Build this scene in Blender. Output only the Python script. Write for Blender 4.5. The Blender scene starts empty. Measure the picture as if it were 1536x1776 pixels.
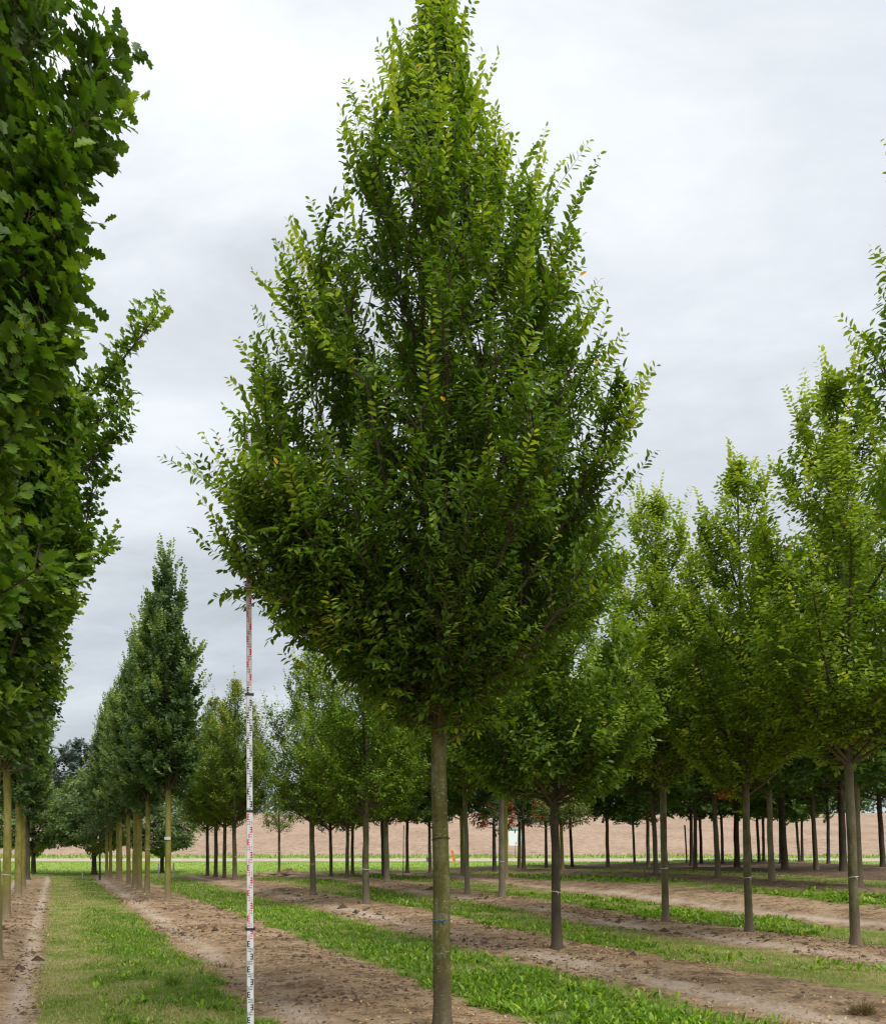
import bpy, math, random
import numpy as np
from mathutils import Vector, Matrix

# ---------------------------------------------------------------- camera, sky, sun, exposure
SC = bpy.context.scene
COL = SC.collection
EYE, F, CX, YH = 1.73, 1500.0, 768.0, 1472.0      # eye height, focal length and horizon in photo pixels
cam = bpy.data.cameras.new('camera'); camo = bpy.data.objects.new('camera', cam); COL.objects.link(camo)
camo.location = (0, 0, EYE); camo.rotation_euler = (math.radians(90), 0, 0)
cam.sensor_fit = 'HORIZONTAL'; cam.sensor_width = 36.0; cam.lens = 36.0 * F / 1536.0
cam.shift_y = (YH - 888.0) / 1536.0
cam.clip_start = 0.1; cam.clip_end = 3000
SC.camera = camo

SUN_EL, SUN_AZ = math.radians(54), math.radians(142)   # high behind the camera, to its right, veiled by cloud
SKY_STRENGTH = 0.1
world = bpy.data.worlds.new('World'); SC.world = world; world.use_nodes = True
wn, wl = world.node_tree.nodes, world.node_tree.links
wn.clear()
def wnode(t, **kw):
    n = wn.new(t)
    for k, v in kw.items(): setattr(n, k, v)
    return n
def wmath(op, a, b=None, c=None):
    n = wnode('ShaderNodeMath', operation=op)
    for i, x in enumerate((a, b, c)):
        if x is None: continue
        if isinstance(x, (int, float)): n.inputs[i].default_value = x
        else: wl.new(x, n.inputs[i])
    return n.outputs[0]
tc = wnode('ShaderNodeTexCoord')
sep = wnode('ShaderNodeSeparateXYZ'); wl.new(tc.outputs['Generated'], sep.inputs[0])
zc = wmath('MAXIMUM', sep.outputs['Z'], 0.0)
zd = wmath('ADD', zc, 0.22)
comb = wnode('ShaderNodeCombineXYZ')
wl.new(wmath('DIVIDE', sep.outputs['X'], zd), comb.inputs[0]); wl.new(wmath('DIVIDE', sep.outputs['Y'], zd), comb.inputs[1])
def wnoise(scale, detail, rough, off):
    mp = wnode('ShaderNodeMapping'); mp.inputs['Location'].default_value = off; mp.inputs['Scale'].default_value = (1, 1.7, 1)
    wl.new(comb.outputs[0], mp.inputs[0])
    n = wnode('ShaderNodeTexNoise'); n.inputs['Scale'].default_value = scale; n.inputs['Detail'].default_value = detail
    n.inputs['Roughness'].default_value = rough; n.inputs['Distortion'].default_value = 0.3
    wl.new(mp.outputs[0], n.inputs['Vector']); return n.outputs['Fac']
n1 = wnoise(0.8, 5, 0.55, (3.1, 1.2, 0)); n2 = wnoise(2.6, 6, 0.6, (7.7, 4.0, 0))
cl = wmath('ADD', wmath('MULTIPLY', wmath('SUBTRACT', n1, 0.5), 0.75), wmath('MULTIPLY', wmath('SUBTRACT', n2, 0.5), 0.55))
sv = (math.sin(SUN_AZ) * math.cos(SUN_EL), math.cos(SUN_AZ) * math.cos(SUN_EL), math.sin(SUN_EL))
dt = wnode('ShaderNodeVectorMath', operation='DOT_PRODUCT'); wl.new(tc.outputs['Generated'], dt.inputs[0]); dt.inputs[1].default_value = sv
glow = wmath('POWER', wmath('MAXIMUM', dt.outputs['Value'], 0.0), 4.0)          # cloud lit up round the hidden sun
d2 = wnode('ShaderNodeVectorMath', operation='DOT_PRODUCT'); wl.new(tc.outputs['Generated'], d2.inputs[0]); d2.inputs[1].default_value = (-0.33, 0.66, 0.67)
thin = wmath('POWER', wmath('MAXIMUM', d2.outputs['Value'], 0.0), 14.0)          # thinner cloud high at the left
lum = wmath('ADD', wmath('MULTIPLY', zc, 0.40), 0.53)
lum = wmath('ADD', lum, wmath('MULTIPLY', glow, 0.55))
lum = wmath('ADD', lum, wmath('MULTIPLY', thin, 0.14))
lum = wmath('MULTIPLY', lum, wmath('MULTIPLY', wmath('ADD', wmath('MULTIPLY', cl, 1.05), 0.99), 0.60))
lum = wmath('MINIMUM', wmath('MAXIMUM', lum, 0.22), 1.4)
ramp = wnode('ShaderNodeValToRGB'); wl.new(wmath('MULTIPLY', lum, 1.2), ramp.inputs[0])
ramp.color_ramp.elements[0].position = 0.15; ramp.color_ramp.elements[0].color = (0.86, 0.955, 1.06, 1)
ramp.color_ramp.elements[1].position = 0.72; ramp.color_ramp.elements[1].color = (0.965, 0.997, 1.03, 1)
vm = wnode('ShaderNodeVectorMath', operation='SCALE'); wl.new(ramp.outputs[0], vm.inputs[0]); wl.new(wmath('MULTIPLY', lum, 1.0 / SKY_STRENGTH), vm.inputs['Scale'])
sky = wnode('ShaderNodeTexSky', sky_type='NISHITA', sun_disc=False, sun_elevation=SUN_EL, sun_rotation=SUN_AZ)
mixs = wnode('ShaderNodeMix', data_type='RGBA'); mixs.inputs['Factor'].default_value = 0.94
wl.new(sky.outputs[0], mixs.inputs['A']); wl.new(vm.outputs[0], mixs.inputs['B'])
bg = wnode('ShaderNodeBackground'); bg.inputs['Strength'].default_value = SKY_STRENGTH
wl.new(mixs.outputs['Result'], bg.inputs['Color'])
wo = wnode('ShaderNodeOutputWorld'); wl.new(bg.outputs[0], wo.inputs[0])

sun = bpy.data.lights.new('sun', 'SUN'); suno = bpy.data.objects.new('sun', sun); COL.objects.link(suno)
sun.energy = 1.5; sun.angle = math.radians(28); sun.color = (1.0, 0.955, 0.88)
suno.location = (0, 0, 40)
sdir = Vector((math.sin(SUN_AZ) * math.cos(SUN_EL), math.cos(SUN_AZ) * math.cos(SUN_EL), math.sin(SUN_EL)))
suno.rotation_euler = sdir.to_track_quat('Z', 'Y').to_euler()

SC.view_settings.view_transform = 'Standard'; SC.view_settings.look = 'None'
SC.view_settings.exposure = 0.95; SC.view_settings.gamma = 1.0; SC.view_settings.use_curve_mapping = False
SC.render.engine = 'CYCLES'
SC.cycles.max_bounces = 6; SC.cycles.diffuse_bounces = 3; SC.cycles.glossy_bounces = 2
SC.cycles.transmission_bounces = 4; SC.cycles.transparent_max_bounces = 4
SC.cycles.caustics_reflective = False; SC.cycles.caustics_refractive = False
SC.cycles.use_denoising = True; SC.cycles.filter_width = 1.3

# ---------------------------------------------------------------- helpers
def mesh_np(name, V, faces, mats=(), attrs=None, smooth=False, midx=None):
    """faces: list of (n,k) int arrays"""
    me = bpy.data.meshes.new(name)
    V = np.asarray(V, np.float32).reshape(-1, 3)
    faces = [np.asarray(f, np.int32) for f in faces if len(f)]
    loops = np.concatenate([f.ravel() for f in faces]); tot = np.concatenate([np.full(len(f), f.shape[1], np.int32) for f in faces])
    me.vertices.add(len(V)); me.vertices.foreach_set('co', V.ravel())
    me.loops.add(len(loops)); me.loops.foreach_set('vertex_index', loops)
    me.polygons.add(len(tot))
    me.polygons.foreach_set('loop_start', np.concatenate([[0], np.cumsum(tot)[:-1]]).astype(np.int32))
    me.polygons.foreach_set('loop_total', tot)
    if midx is not None: me.polygons.foreach_set('material_index', np.asarray(midx, np.int32))
    me.polygons.foreach_set('use_smooth', np.full(len(tot), smooth, bool))
    for m in mats: me.materials.append(m)
    for k, a in (attrs or {}).items():
        at = me.attributes.new(k, 'FLOAT', 'POINT'); at.data.foreach_set('value', np.asarray(a, np.float32))
    me.update(calc_edges=True)
    return me
def link(name, data, parent=None, loc=None, kind=None):
    o = bpy.data.objects.new(name, data); COL.objects.link(o)
    if parent is not None: o.parent = parent
    if loc is not None: o.location = loc
    if kind: o['kind'] = kind
    return o
def tag(o, label, cat, group=None):
    o['label'] = label; o['category'] = cat
    if group: o['group'] = group
    return o
def root(name, label, cat, loc, group=None):
    o = link(name, None, None, loc); o.empty_display_size = 0.2
    return tag(o, label, cat, group)
def nrm(a):
    return a / np.maximum(np.linalg.norm(a, axis=-1, keepdims=True), 1e-9)
def tubes(P, R, sides):
    """P (B,K,3), R (B,K) -> verts, quads"""
    B, K, _ = P.shape
    T = np.empty_like(P); T[:, 1:-1] = P[:, 2:] - P[:, :-2]; T[:, 0] = P[:, 1] - P[:, 0]; T[:, -1] = P[:, -1] - P[:, -2]
    T = nrm(T)
    ref = np.where(np.abs(T[:, :1, 2:]) > 0.9, np.array([1., 0, 0]), np.array([0, 0, 1.]))
    A = nrm(np.cross(T, np.broadcast_to(ref, T.shape))); Bn = np.cross(T, A)
    ang = np.arange(sides) / sides * 2 * np.pi
    V = P[:, :, None] + R[:, :, None, None] * (np.cos(ang)[None, None, :, None] * A[:, :, None] + np.sin(ang)[None, None, :, None] * Bn[:, :, None])
    idx = np.arange(B * K * sides).reshape(B, K, sides)
    a = idx[:, :-1]; b = idx[:, 1:]
    Fq = np.stack([a, np.roll(a, -1, 2), np.roll(b, -1, 2), b], -1).reshape(-1, 4)
    return V.reshape(-1, 3), Fq
def bez(P0, P1, P2, t):
    t = np.asarray(t)[..., None]
    return P0 * (1 - t) ** 2 + P1 * 2 * t * (1 - t) + P2 * t ** 2
class MB:
    """collects boxes and tubes into one mesh"""
    def __init__(s): s.V = []; s.F = {}; s.n = 0
    def add(s, V, F):
        V = np.asarray(V, float).reshape(-1, 3); F = np.asarray(F, int)
        s.V.append(V); s.F.setdefault(F.shape[1], []).append(F + s.n); s.n += len(V)
    def box(s, c, h, M=None):
        v = np.array([(x, y, z) for x in (-1, 1) for y in (-1, 1) for z in (-1, 1)], float) * np.array(h)
        if M is not None: v = v @ np.array(M.to_3x3()).T
        s.add(v + np.array(c), [(0, 1, 3, 2), (4, 6, 7, 5), (0, 4, 5, 1), (2, 3, 7, 6), (0, 2, 6, 4), (1, 5, 7, 3)])
    def quad(s, a, b, c, d): s.add([a, b, c, d], [(0, 1, 2, 3)])
    def tube(s, P, R, sides=8):
        P = np.asarray(P, float)[None]; R = np.broadcast_to(np.asarray(R, float), P.shape[1])[None]
        V, Fq = tubes(P, R, sides); base = s.n; s.add(V, Fq)
        s.F.setdefault(sides, []).append(np.array([np.arange(sides)[::-1] + base, np.arange(sides) + base + (P.shape[1] - 1) * sides]))
    def mesh(s, name, mats, smooth=False):
        return mesh_np(name, np.concatenate(s.V), [np.concatenate(f) for f in s.F.values()], mats, smooth=smooth)

# value noise
_rn = np.random.RandomState(5).rand(256, 256)
def vnoise(x, y, s=1.0, o=0):
    x = np.asarray(x) / s + 37.3 * o + 500; y = np.asarray(y) / s + 11.7 * o + 500
    xi = np.floor(x).astype(int); yi = np.floor(y).astype(int); fx = x - xi; fy = y - yi
    fx = fx * fx * (3 - 2 * fx); fy = fy * fy * (3 - 2 * fy)
    g = lambda a, b: _rn[a % 256, b % 256]
    return (g(xi, yi) * (1 - fx) + g(xi + 1, yi) * fx) * (1 - fy) + (g(xi, yi + 1) * (1 - fx) + g(xi + 1, yi + 1) * fx) * fy
def fbm(x, y, s, n=3, o=0):
    return sum(vnoise(x, y, s / 2 ** i, o + i * 3) * 0.5 ** i for i in range(n)) / sum(0.5 ** i for i in range(n))

# ---------------------------------------------------------------- materials
def new_mat(name):
    m = bpy.data.materials.new(name); m.use_nodes = True
    nt = m.node_tree; nt.nodes.clear()
    return m, nt.nodes, nt.links
def nd(N, t, **kw):
    n = N.new(t)
    for k, v in kw.items():
        if k.startswith('_'): n.inputs[k[1:].replace('_', ' ')].default_value = v
        else: setattr(n, k, v)
    return n
def ramp_node(N, stops, interp='LINEAR'):
    r = N.new('ShaderNodeValToRGB'); r.color_ramp.interpolation = interp
    e = r.color_ramp.elements
    while len(e) < len(stops): e.new(0.5)
    for i, (p, c) in enumerate(stops):
        e[i].position = p; e[i].color = tuple(c) + (1,)
    return r
def mix_rgb(N, L, fac, a, b, mode='MIX'):
    m = N.new('ShaderNodeMix'); m.data_type = 'RGBA'; m.blend_type = mode
    for s, x in (('Factor', fac), ('A', a), ('B', b)):
        if isinstance(x, (int, float)): m.inputs[s].default_value = x
        elif isinstance(x, tuple): m.inputs[s].default_value = x + (1,) if len(x) == 3 else x
        else: L.new(x, m.inputs[s])
    return m.outputs['Result']
def mth(N, L, op, a, b=None, clamp=False):
    n = N.new('ShaderNodeMath'); n.operation = op; n.use_clamp = clamp
    for i, x in enumerate((a, b)):
        if x is None: continue
        if isinstance(x, (int, float)): n.inputs[i].default_value = x
        else: L.new(x, n.inputs[i])
    return n.outputs[0]
def leaf_mat(name, stops, trans=0.32, rough=0.48, spec=0.3, tboost=(1.25, 1.35, 0.55)):
    m, N, L = new_mat(name)
    at = nd(N, 'ShaderNodeAttribute', attribute_name='tint')
    r = ramp_node(N, stops); L.new(at.outputs['Fac'], r.inputs[0])
    p = nd(N, 'ShaderNodeBsdfPrincipled', _Roughness=rough); L.new(r.outputs[0], p.inputs['Base Color'])
    p.inputs['Specular IOR Level'].default_value = spec
    tr = nd(N, 'ShaderNodeBsdfTranslucent')
    L.new(mix_rgb(N, L, 1.0, r.outputs[0], tboost, 'MULTIPLY'), tr.inputs[0])
    mx = nd(N, 'ShaderNodeMixShader', _Fac=trans); L.new(p.outputs[0], mx.inputs[1]); L.new(tr.outputs[0], mx.inputs[2])
    o = N.new('ShaderNodeOutputMaterial'); L.new(mx.outputs[0], o.inputs[0])
    return m
def bark_mat(name, c1, c2, c3, fleck=0.0, base=(0.10, 0.075, 0.055), scale=1.0, base_h=0.6):
    m, N, L = new_mat(name)
    tcn = N.new('ShaderNodeTexCoord')
    mp = nd(N, 'ShaderNodeMapping'); mp.inputs['Scale'].default_value = (1, 1, 0.35); L.new(tcn.outputs['Object'], mp.inputs[0])
    n1 = nd(N, 'ShaderNodeTexNoise', _Scale=6 * scale, _Detail=6, _Roughness=0.62); L.new(mp.outputs[0], n1.inputs['Vector'])
    n2 = nd(N, 'ShaderNodeTexNoise', _Scale=28 * scale, _Detail=6, _Roughness=0.7); L.new(tcn.outputs['Object'], n2.inputs['Vector'])
    f = mth(N, L, 'ADD', mth(N, L, 'MULTIPLY', n1.outputs['Fac'], 0.65), mth(N, L, 'MULTIPLY', n2.outputs['Fac'], 0.35))
    r = ramp_node(N, [(0.36, c1), (0.5, c2), (0.64, c3)]); L.new(f, r.inputs[0])
    col = r.outputs[0]
    if fleck > 0.5:     # grey lichen and moss patches
        n4 = nd(N, 'ShaderNodeTexNoise', _Scale=3.4, _Detail=7, _Roughness=0.7); L.new(tcn.outputs['Object'], n4.inputs['Vector'])
        k1 = ramp_node(N, [(0.54, (0, 0, 0)), (0.62, (1, 1, 1))]); L.new(n4.outputs['Fac'], k1.inputs[0])
        col = mix_rgb(N, L, mth(N, L, 'MULTIPLY', k1.outputs[0], 0.65), col, (0.20, 0.195, 0.145))
        k2 = ramp_node(N, [(0.36, (1, 1, 1)), (0.44, (0, 0, 0))]); L.new(n4.outputs['Fac'], k2.inputs[0])
        col = mix_rgb(N, L, mth(N, L, 'MULTIPLY', k2.outputs[0], 0.6), col, (0.035, 0.036, 0.014))
    if fleck > 0:       # pale lenticels, wider than tall
        mp2 = nd(N, 'ShaderNodeMapping'); mp2.inputs['Scale'].default_value = (22, 22, 70); L.new(tcn.outputs['Object'], mp2.inputs[0])
        n3 = nd(N, 'ShaderNodeTexNoise', _Scale=1.0, _Detail=2); L.new(mp2.outputs[0], n3.inputs['Vector'])
        mk = ramp_node(N, [(0.66, (0, 0, 0)), (0.71, (1, 1, 1))]); L.new(n3.outputs['Fac'], mk.inputs[0])
        col = mix_rgb(N, L, mth(N, L, 'MULTIPLY', mk.outputs[0], fleck), col, (0.33, 0.34, 0.27))
    sp = N.new('ShaderNodeSeparateXYZ'); L.new(tcn.outputs['Object'], sp.inputs[0])
    mr = nd(N, 'ShaderNodeMapRange'); mr.inputs['From Min'].default_value = 0.08; mr.inputs['From Max'].default_value = base_h
    mr.inputs['To Min'].default_value = 1; mr.inputs['To Max'].default_value = 0
    L.new(mth(N, L, 'ADD', sp.outputs['Z'], mth(N, L, 'MULTIPLY', mth(N, L, 'SUBTRACT', n1.outputs['Fac'], 0.5), 0.9)), mr.inputs['Value'])
    col = mix_rgb(N, L, mth(N, L, 'MULTIPLY', mr.outputs[0], 0.8), col, base)   # earth splashed on the foot of the stem
    p = nd(N, 'ShaderNodeBsdfPrincipled', _Roughness=0.85); L.new(col, p.inputs['Base Color'])
    p.inputs['Specular IOR Level'].default_value = 0.2
    bp = nd(N, 'ShaderNodeBump', _Strength=0.8, _Distance=0.015); L.new(f, bp.inputs['Height']); L.new(bp.outputs[0], p.inputs['Normal'])
    o = N.new('ShaderNodeOutputMaterial'); L.new(p.outputs[0], o.inputs[0])
    return m
def plain(name, col, rough=0.6, spec=0.3, metal=0.0, noise=0.12, nscale=9.0):
    m, N, L = new_mat(name)
    tcn = N.new('ShaderNodeTexCoord')
    n1 = nd(N, 'ShaderNodeTexNoise', _Scale=nscale, _Detail=5, _Roughness=0.6); L.new(tcn.outputs['Object'], n1.inputs['Vector'])
    a = tuple(c * (1 - noise * 1.6) for c in col); b = tuple(min(1, c * (1 + noise)) for c in col)
    r = ramp_node(N, [(0.3, a), (0.7, b)]); L.new(n1.outputs['Fac'], r.inputs[0])
    p = nd(N, 'ShaderNodeBsdfPrincipled', _Roughness=rough, _Metallic=metal); L.new(r.outputs[0], p.inputs['Base Color'])
    p.inputs['Specular IOR Level'].default_value = spec
    o = N.new('ShaderNodeOutputMaterial'); L.new(p.outputs[0], o.inputs[0])
    return m

M = {}
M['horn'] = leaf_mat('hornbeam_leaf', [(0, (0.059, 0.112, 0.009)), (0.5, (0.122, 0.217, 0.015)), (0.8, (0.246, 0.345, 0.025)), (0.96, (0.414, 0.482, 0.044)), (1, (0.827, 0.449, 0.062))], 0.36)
M['hornlit'] = leaf_mat('lit_hornbeam_leaf', [(0, (0.111, 0.179, 0.014)), (0.5, (0.229, 0.323, 0.024)), (0.8, (0.356, 0.436, 0.040)), (0.96, (0.477, 0.511, 0.062)), (1, (0.766, 0.451, 0.074))], 0.40)  # lit look of the third row put into a lighter leaf colour
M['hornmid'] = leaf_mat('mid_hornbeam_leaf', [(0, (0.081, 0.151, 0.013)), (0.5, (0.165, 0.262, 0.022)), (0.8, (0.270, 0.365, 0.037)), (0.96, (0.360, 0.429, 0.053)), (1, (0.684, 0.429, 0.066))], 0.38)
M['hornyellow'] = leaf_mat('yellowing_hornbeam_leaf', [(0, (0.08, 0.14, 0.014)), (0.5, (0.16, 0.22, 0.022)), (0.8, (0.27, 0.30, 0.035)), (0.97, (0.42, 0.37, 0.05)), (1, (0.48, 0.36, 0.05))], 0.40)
M['oak'] = leaf_mat('oak_leaf', [(0, (0.037, 0.082, 0.011)), (0.5, (0.099, 0.187, 0.015)), (0.8, (0.197, 0.294, 0.023)), (0.96, (0.283, 0.362, 0.038)), (1, (0.509, 0.337, 0.054))], 0.36)
M['oakfar'] = leaf_mat('column_oak_leaf', [(0, (0.045, 0.091, 0.029)), (0.5, (0.087, 0.156, 0.045)), (0.8, (0.151, 0.226, 0.059)), (0.97, (0.249, 0.323, 0.072)), (1, (0.500, 0.427, 0.079))], 0.30)
M['maple'] = leaf_mat('maple_leaf', [(0, (0.053, 0.109, 0.023)), (0.5, (0.107, 0.188, 0.034)), (0.8, (0.168, 0.251, 0.044)), (0.97, (0.259, 0.306, 0.057)), (1, (0.547, 0.306, 0.057))], 0.36)
M['spread'] = leaf_mat('spreading_tree_leaf', [(0, (0.08, 0.135, 0.055)), (0.5, (0.16, 0.24, 0.085)), (0.8, (0.27, 0.34, 0.095)), (1, (0.40, 0.44, 0.10))], 0.36)
M['hazy'] = leaf_mat('hazy_oak_leaf', [(0, (0.055, 0.085, 0.075)), (0.6, (0.09, 0.13, 0.115)), (1, (0.12, 0.165, 0.14))], 0.25)  # blue haze of distance painted into the leaf colour
M['rowan'] = leaf_mat('rowan_leaf', [(0, (0.035, 0.075, 0.035)), (0.6, (0.085, 0.13, 0.065)), (1, (0.15, 0.20, 0.11))], 0.3)
M['globe'] = leaf_mat('variegated_leaf', [(0, (0.05, 0.11, 0.035)), (0.5, (0.20, 0.24, 0.06)), (1, (0.48, 0.42, 0.16))], 0.3)
M['dead'] = leaf_mat('withered_leaf', [(0, (0.40, 0.12, 0.04)), (1, (0.65, 0.26, 0.10))], 0.2)
M['bark_main'] = bark_mat('hornbeam_bark', (0.050, 0.052, 0.013), (0.095, 0.090, 0.025), (0.175, 0.165, 0.080), 0.75, base=(0.105, 0.078, 0.058), base_h=0.55)
M['bark'] = bark_mat('green_bark', (0.060, 0.055, 0.030), (0.115, 0.105, 0.055), (0.19, 0.175, 0.11), 0.35, base=(0.17, 0.125, 0.095))
M['bark_limb'] = bark_mat('limb_bark', (0.050, 0.040, 0.026), (0.085, 0.068, 0.045), (0.135, 0.11, 0.08), 0.0, base_h=-5)
M['bark_oak'] = bark_mat('mossy_oak_bark', (0.12, 0.11, 0.022), (0.21, 0.19, 0.045), (0.30, 0.265, 0.10), 0.0, base=(0.24, 0.18, 0.13), base_h=1.0)
M['bark_dark'] = bark_mat('dark_bark', (0.035, 0.030, 0.020), (0.065, 0.055, 0.036), (0.11, 0.092, 0.062), 0.15, base=(0.10, 0.075, 0.055))
M['bark_pale'] = bark_mat('pale_bark', (0.10, 0.095, 0.055), (0.18, 0.165, 0.10), (0.27, 0.25, 0.17), 0.3, base=(0.22, 0.165, 0.125))
M['white'] = plain('white_paint', (0.60, 0.61, 0.63), 0.45, 0.4, noise=0.03)
M['black'] = plain('black_print', (0.018, 0.018, 0.02), 0.5, noise=0.05)
M['red'] = plain('red_print', (0.60, 0.025, 0.035), 0.5, noise=0.05)
M['collar'] = plain('black_plastic', (0.02, 0.02, 0.022), 0.45, 0.4)
M['bluetwine'] = plain('blue_twine', (0.02, 0.20, 0.42), 0.5)
M['whitetwine'] = plain('white_twine', (0.62, 0.62, 0.60), 0.6)
M['wire'] = plain('dark_wire', (0.03, 0.032, 0.028), 0.5)
M['signwhite'] = plain('sign_white', (0.80, 0.84, 0.86), 0.4, noise=0.02)
M['signgreen'] = plain('sign_green', (0.02, 0.26, 0.20), 0.4, noise=0.05)
M['steel'] = plain('galvanised_steel', (0.36, 0.38, 0.40), 0.45, 0.5, 0.3)
M['bluesteel'] = plain('blue_grey_paint', (0.085, 0.12, 0.17), 0.5)
M['orange'] = plain('orange_paint', (0.72, 0.20, 0.07), 0.5)
M['palewood'] = plain('pale_wood', (0.48, 0.43, 0.36), 0.7)
M['cane'] = plain('bamboo_cane', (0.12, 0.10, 0.06), 0.6)
M['berry'] = plain('red_berry', (0.55, 0.03, 0.015), 0.35, 0.5, noise=0.25, nscale=30)
M['drygrass'] = leaf_mat('dry_grass', [(0, (0.13, 0.085, 0.04)), (1, (0.34, 0.25, 0.13))], 0.2)
M['weed'] = leaf_mat('broad_weed_leaf', [(0, (0.085, 0.18, 0.010)), (0.5, (0.20, 0.36, 0.018)), (0.85, (0.32, 0.47, 0.032)), (1, (0.46, 0.46, 0.07))], 0.36, 0.42, 0.4, (1.2, 1.25, 0.5))
M['blade'] = leaf_mat('grass_blade', [(0, (0.095, 0.175, 0.018)), (0.45, (0.175, 0.27, 0.035)), (0.7, (0.29, 0.31, 0.085)), (1, (0.48, 0.39, 0.21))], 0.32, 0.55, 0.25)
M['meadowblade'] = leaf_mat('meadow_blade', [(0, (0.13, 0.22, 0.02)), (0.5, (0.22, 0.34, 0.045)), (1, (0.36, 0.44, 0.11))], 0.3, 0.55, 0.25)
M['litter'] = leaf_mat('fallen_leaf', [(0, (0.16, 0.075, 0.035)), (0.45, (0.36, 0.17, 0.075)), (0.7, (0.55, 0.38, 0.13)), (1, (0.62, 0.52, 0.38))], 0.1, 0.6, 0.25)

# soil and turf of the nursery rows; "turf" is a vertex attribute, 0 bare soil .. 1 grass
def ground_mat():
    m, N, L = new_mat('soil_and_turf')
    g = N.new('ShaderNodeNewGeometry'); pos = g.outputs['Position']
    def noise(s, d=6, r=0.6, sc=(1, 1, 1)):
        mp = nd(N, 'ShaderNodeMapping'); mp.inputs['Scale'].default_value = sc; L.new(pos, mp.inputs[0])
        n = nd(N, 'ShaderNodeTexNoise', _Scale=s, _Detail=d, _Roughness=r); L.new(mp.outputs[0], n.inputs['Vector']); return n.outputs['Fac']
    big, mid, fine, clod = noise(0.45, 4), noise(2.2, 6, 0.65), noise(16, 6, 0.7), noise(6.5, 5, 0.6)
    f = mth(N, L, 'ADD', mth(N, L, 'MULTIPLY', big, 0.25), mth(N, L, 'ADD', mth(N, L, 'MULTIPLY', mid, 0.4), mth(N, L, 'MULTIPLY', fine, 0.35)))
    soil = ramp_node(N, [(0.39, (0.105, 0.068, 0.038)), (0.45, (0.25, 0.166, 0.094)), (0.53, (0.40, 0.278, 0.168)), (0.64, (0.51, 0.378, 0.248))]); L.new(f, soil.inputs[0])
    ck = ramp_node(N, [(0.38, (1, 1, 1)), (0.46, (0, 0, 0))]); L.new(clod, ck.inputs[0])
    scol = mix_rgb(N, L, mth(N, L, 'MULTIPLY', ck.outputs[0], 0.75), soil.outputs[0], (0.095, 0.062, 0.044))
    darken = nd(N, 'ShaderNodeAttribute', attribute_name='soil_dark')
    scol = mix_rgb(N, L, mth(N, L, 'MULTIPLY', darken.outputs['Fac'], 0.7), scol, (0.085, 0.060, 0.045))  # painted shade under the dense trees, plus a darker row-end band
    pk = nd(N, 'ShaderNodeAttribute', attribute_name='packed')
    scol = mix_rgb(N, L, mth(N, L, 'MULTIPLY', pk.outputs['Fac'], mth(N, L, 'MULTIPLY', mid, 1.6), True), scol, (0.55, 0.44, 0.345))
    gf = mth(N, L, 'ADD', mth(N, L, 'MULTIPLY', noise(1.1, 5), 0.6), mth(N, L, 'MULTIPLY', noise(24, 4, 0.7), 0.4))
    grass = ramp_node(N, [(0.36, (0.09, 0.14, 0.022)), (0.46, (0.17, 0.225, 0.04)), (0.54, (0.29, 0.275, 0.10)), (0.64, (0.40, 0.325, 0.18))]); L.new(gf, grass.inputs[0])
    mead = ramp_node(N, [(0.35, (0.16, 0.25, 0.03)), (0.5, (0.24, 0.345, 0.06)), (0.65, (0.33, 0.41, 0.11))]); L.new(gf, mead.inputs[0])
    ma = nd(N, 'ShaderNodeAttribute', attribute_name='meadow')
    gcol = mix_rgb(N, L, ma.outputs['Fac'], grass.outputs[0], mead.outputs[0])
    ta = nd(N, 'ShaderNodeAttribute', attribute_name='turf')
    e = mth(N, L, 'ADD', ta.outputs['Fac'], mth(N, L, 'ADD', mth(N, L, 'MULTIPLY', mth(N, L, 'SUBTRACT', mid, 0.5), 1.9), mth(N, L, 'MULTIPLY', mth(N, L, 'SUBTRACT', fine, 0.5), 0.9)))
    mk = nd(N, 'ShaderNodeMapRange', interpolation_type='SMOOTHSTEP'); mk.inputs['From Min'].default_value = 0.38; mk.inputs['From Max'].default_value = 0.62
    L.new(e, mk.inputs['Value'])
    col = mix_rgb(N, L, mk.outputs[0], scol, gcol)
    p = nd(N, 'ShaderNodeBsdfPrincipled', _Roughness=0.95); L.new(col, p.inputs['Base Color']); p.inputs['Specular IOR Level'].default_value = 0.1
    h = mth(N, L, 'ADD', mth(N, L, 'MULTIPLY', fine, 0.5), mth(N, L, 'ADD', mth(N, L, 'MULTIPLY', clod, 0.8), mth(N, L, 'MULTIPLY', noise(60, 3), 0.25)))
    bp = nd(N, 'ShaderNodeBump', _Strength=1.0, _Distance=0.07); L.new(h, bp.inputs['Height']); L.new(bp.outputs[0], p.inputs['Normal'])
    o = N.new('ShaderNodeOutputMaterial'); L.new(p.outputs[0], o.inputs[0])
    return m
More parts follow.
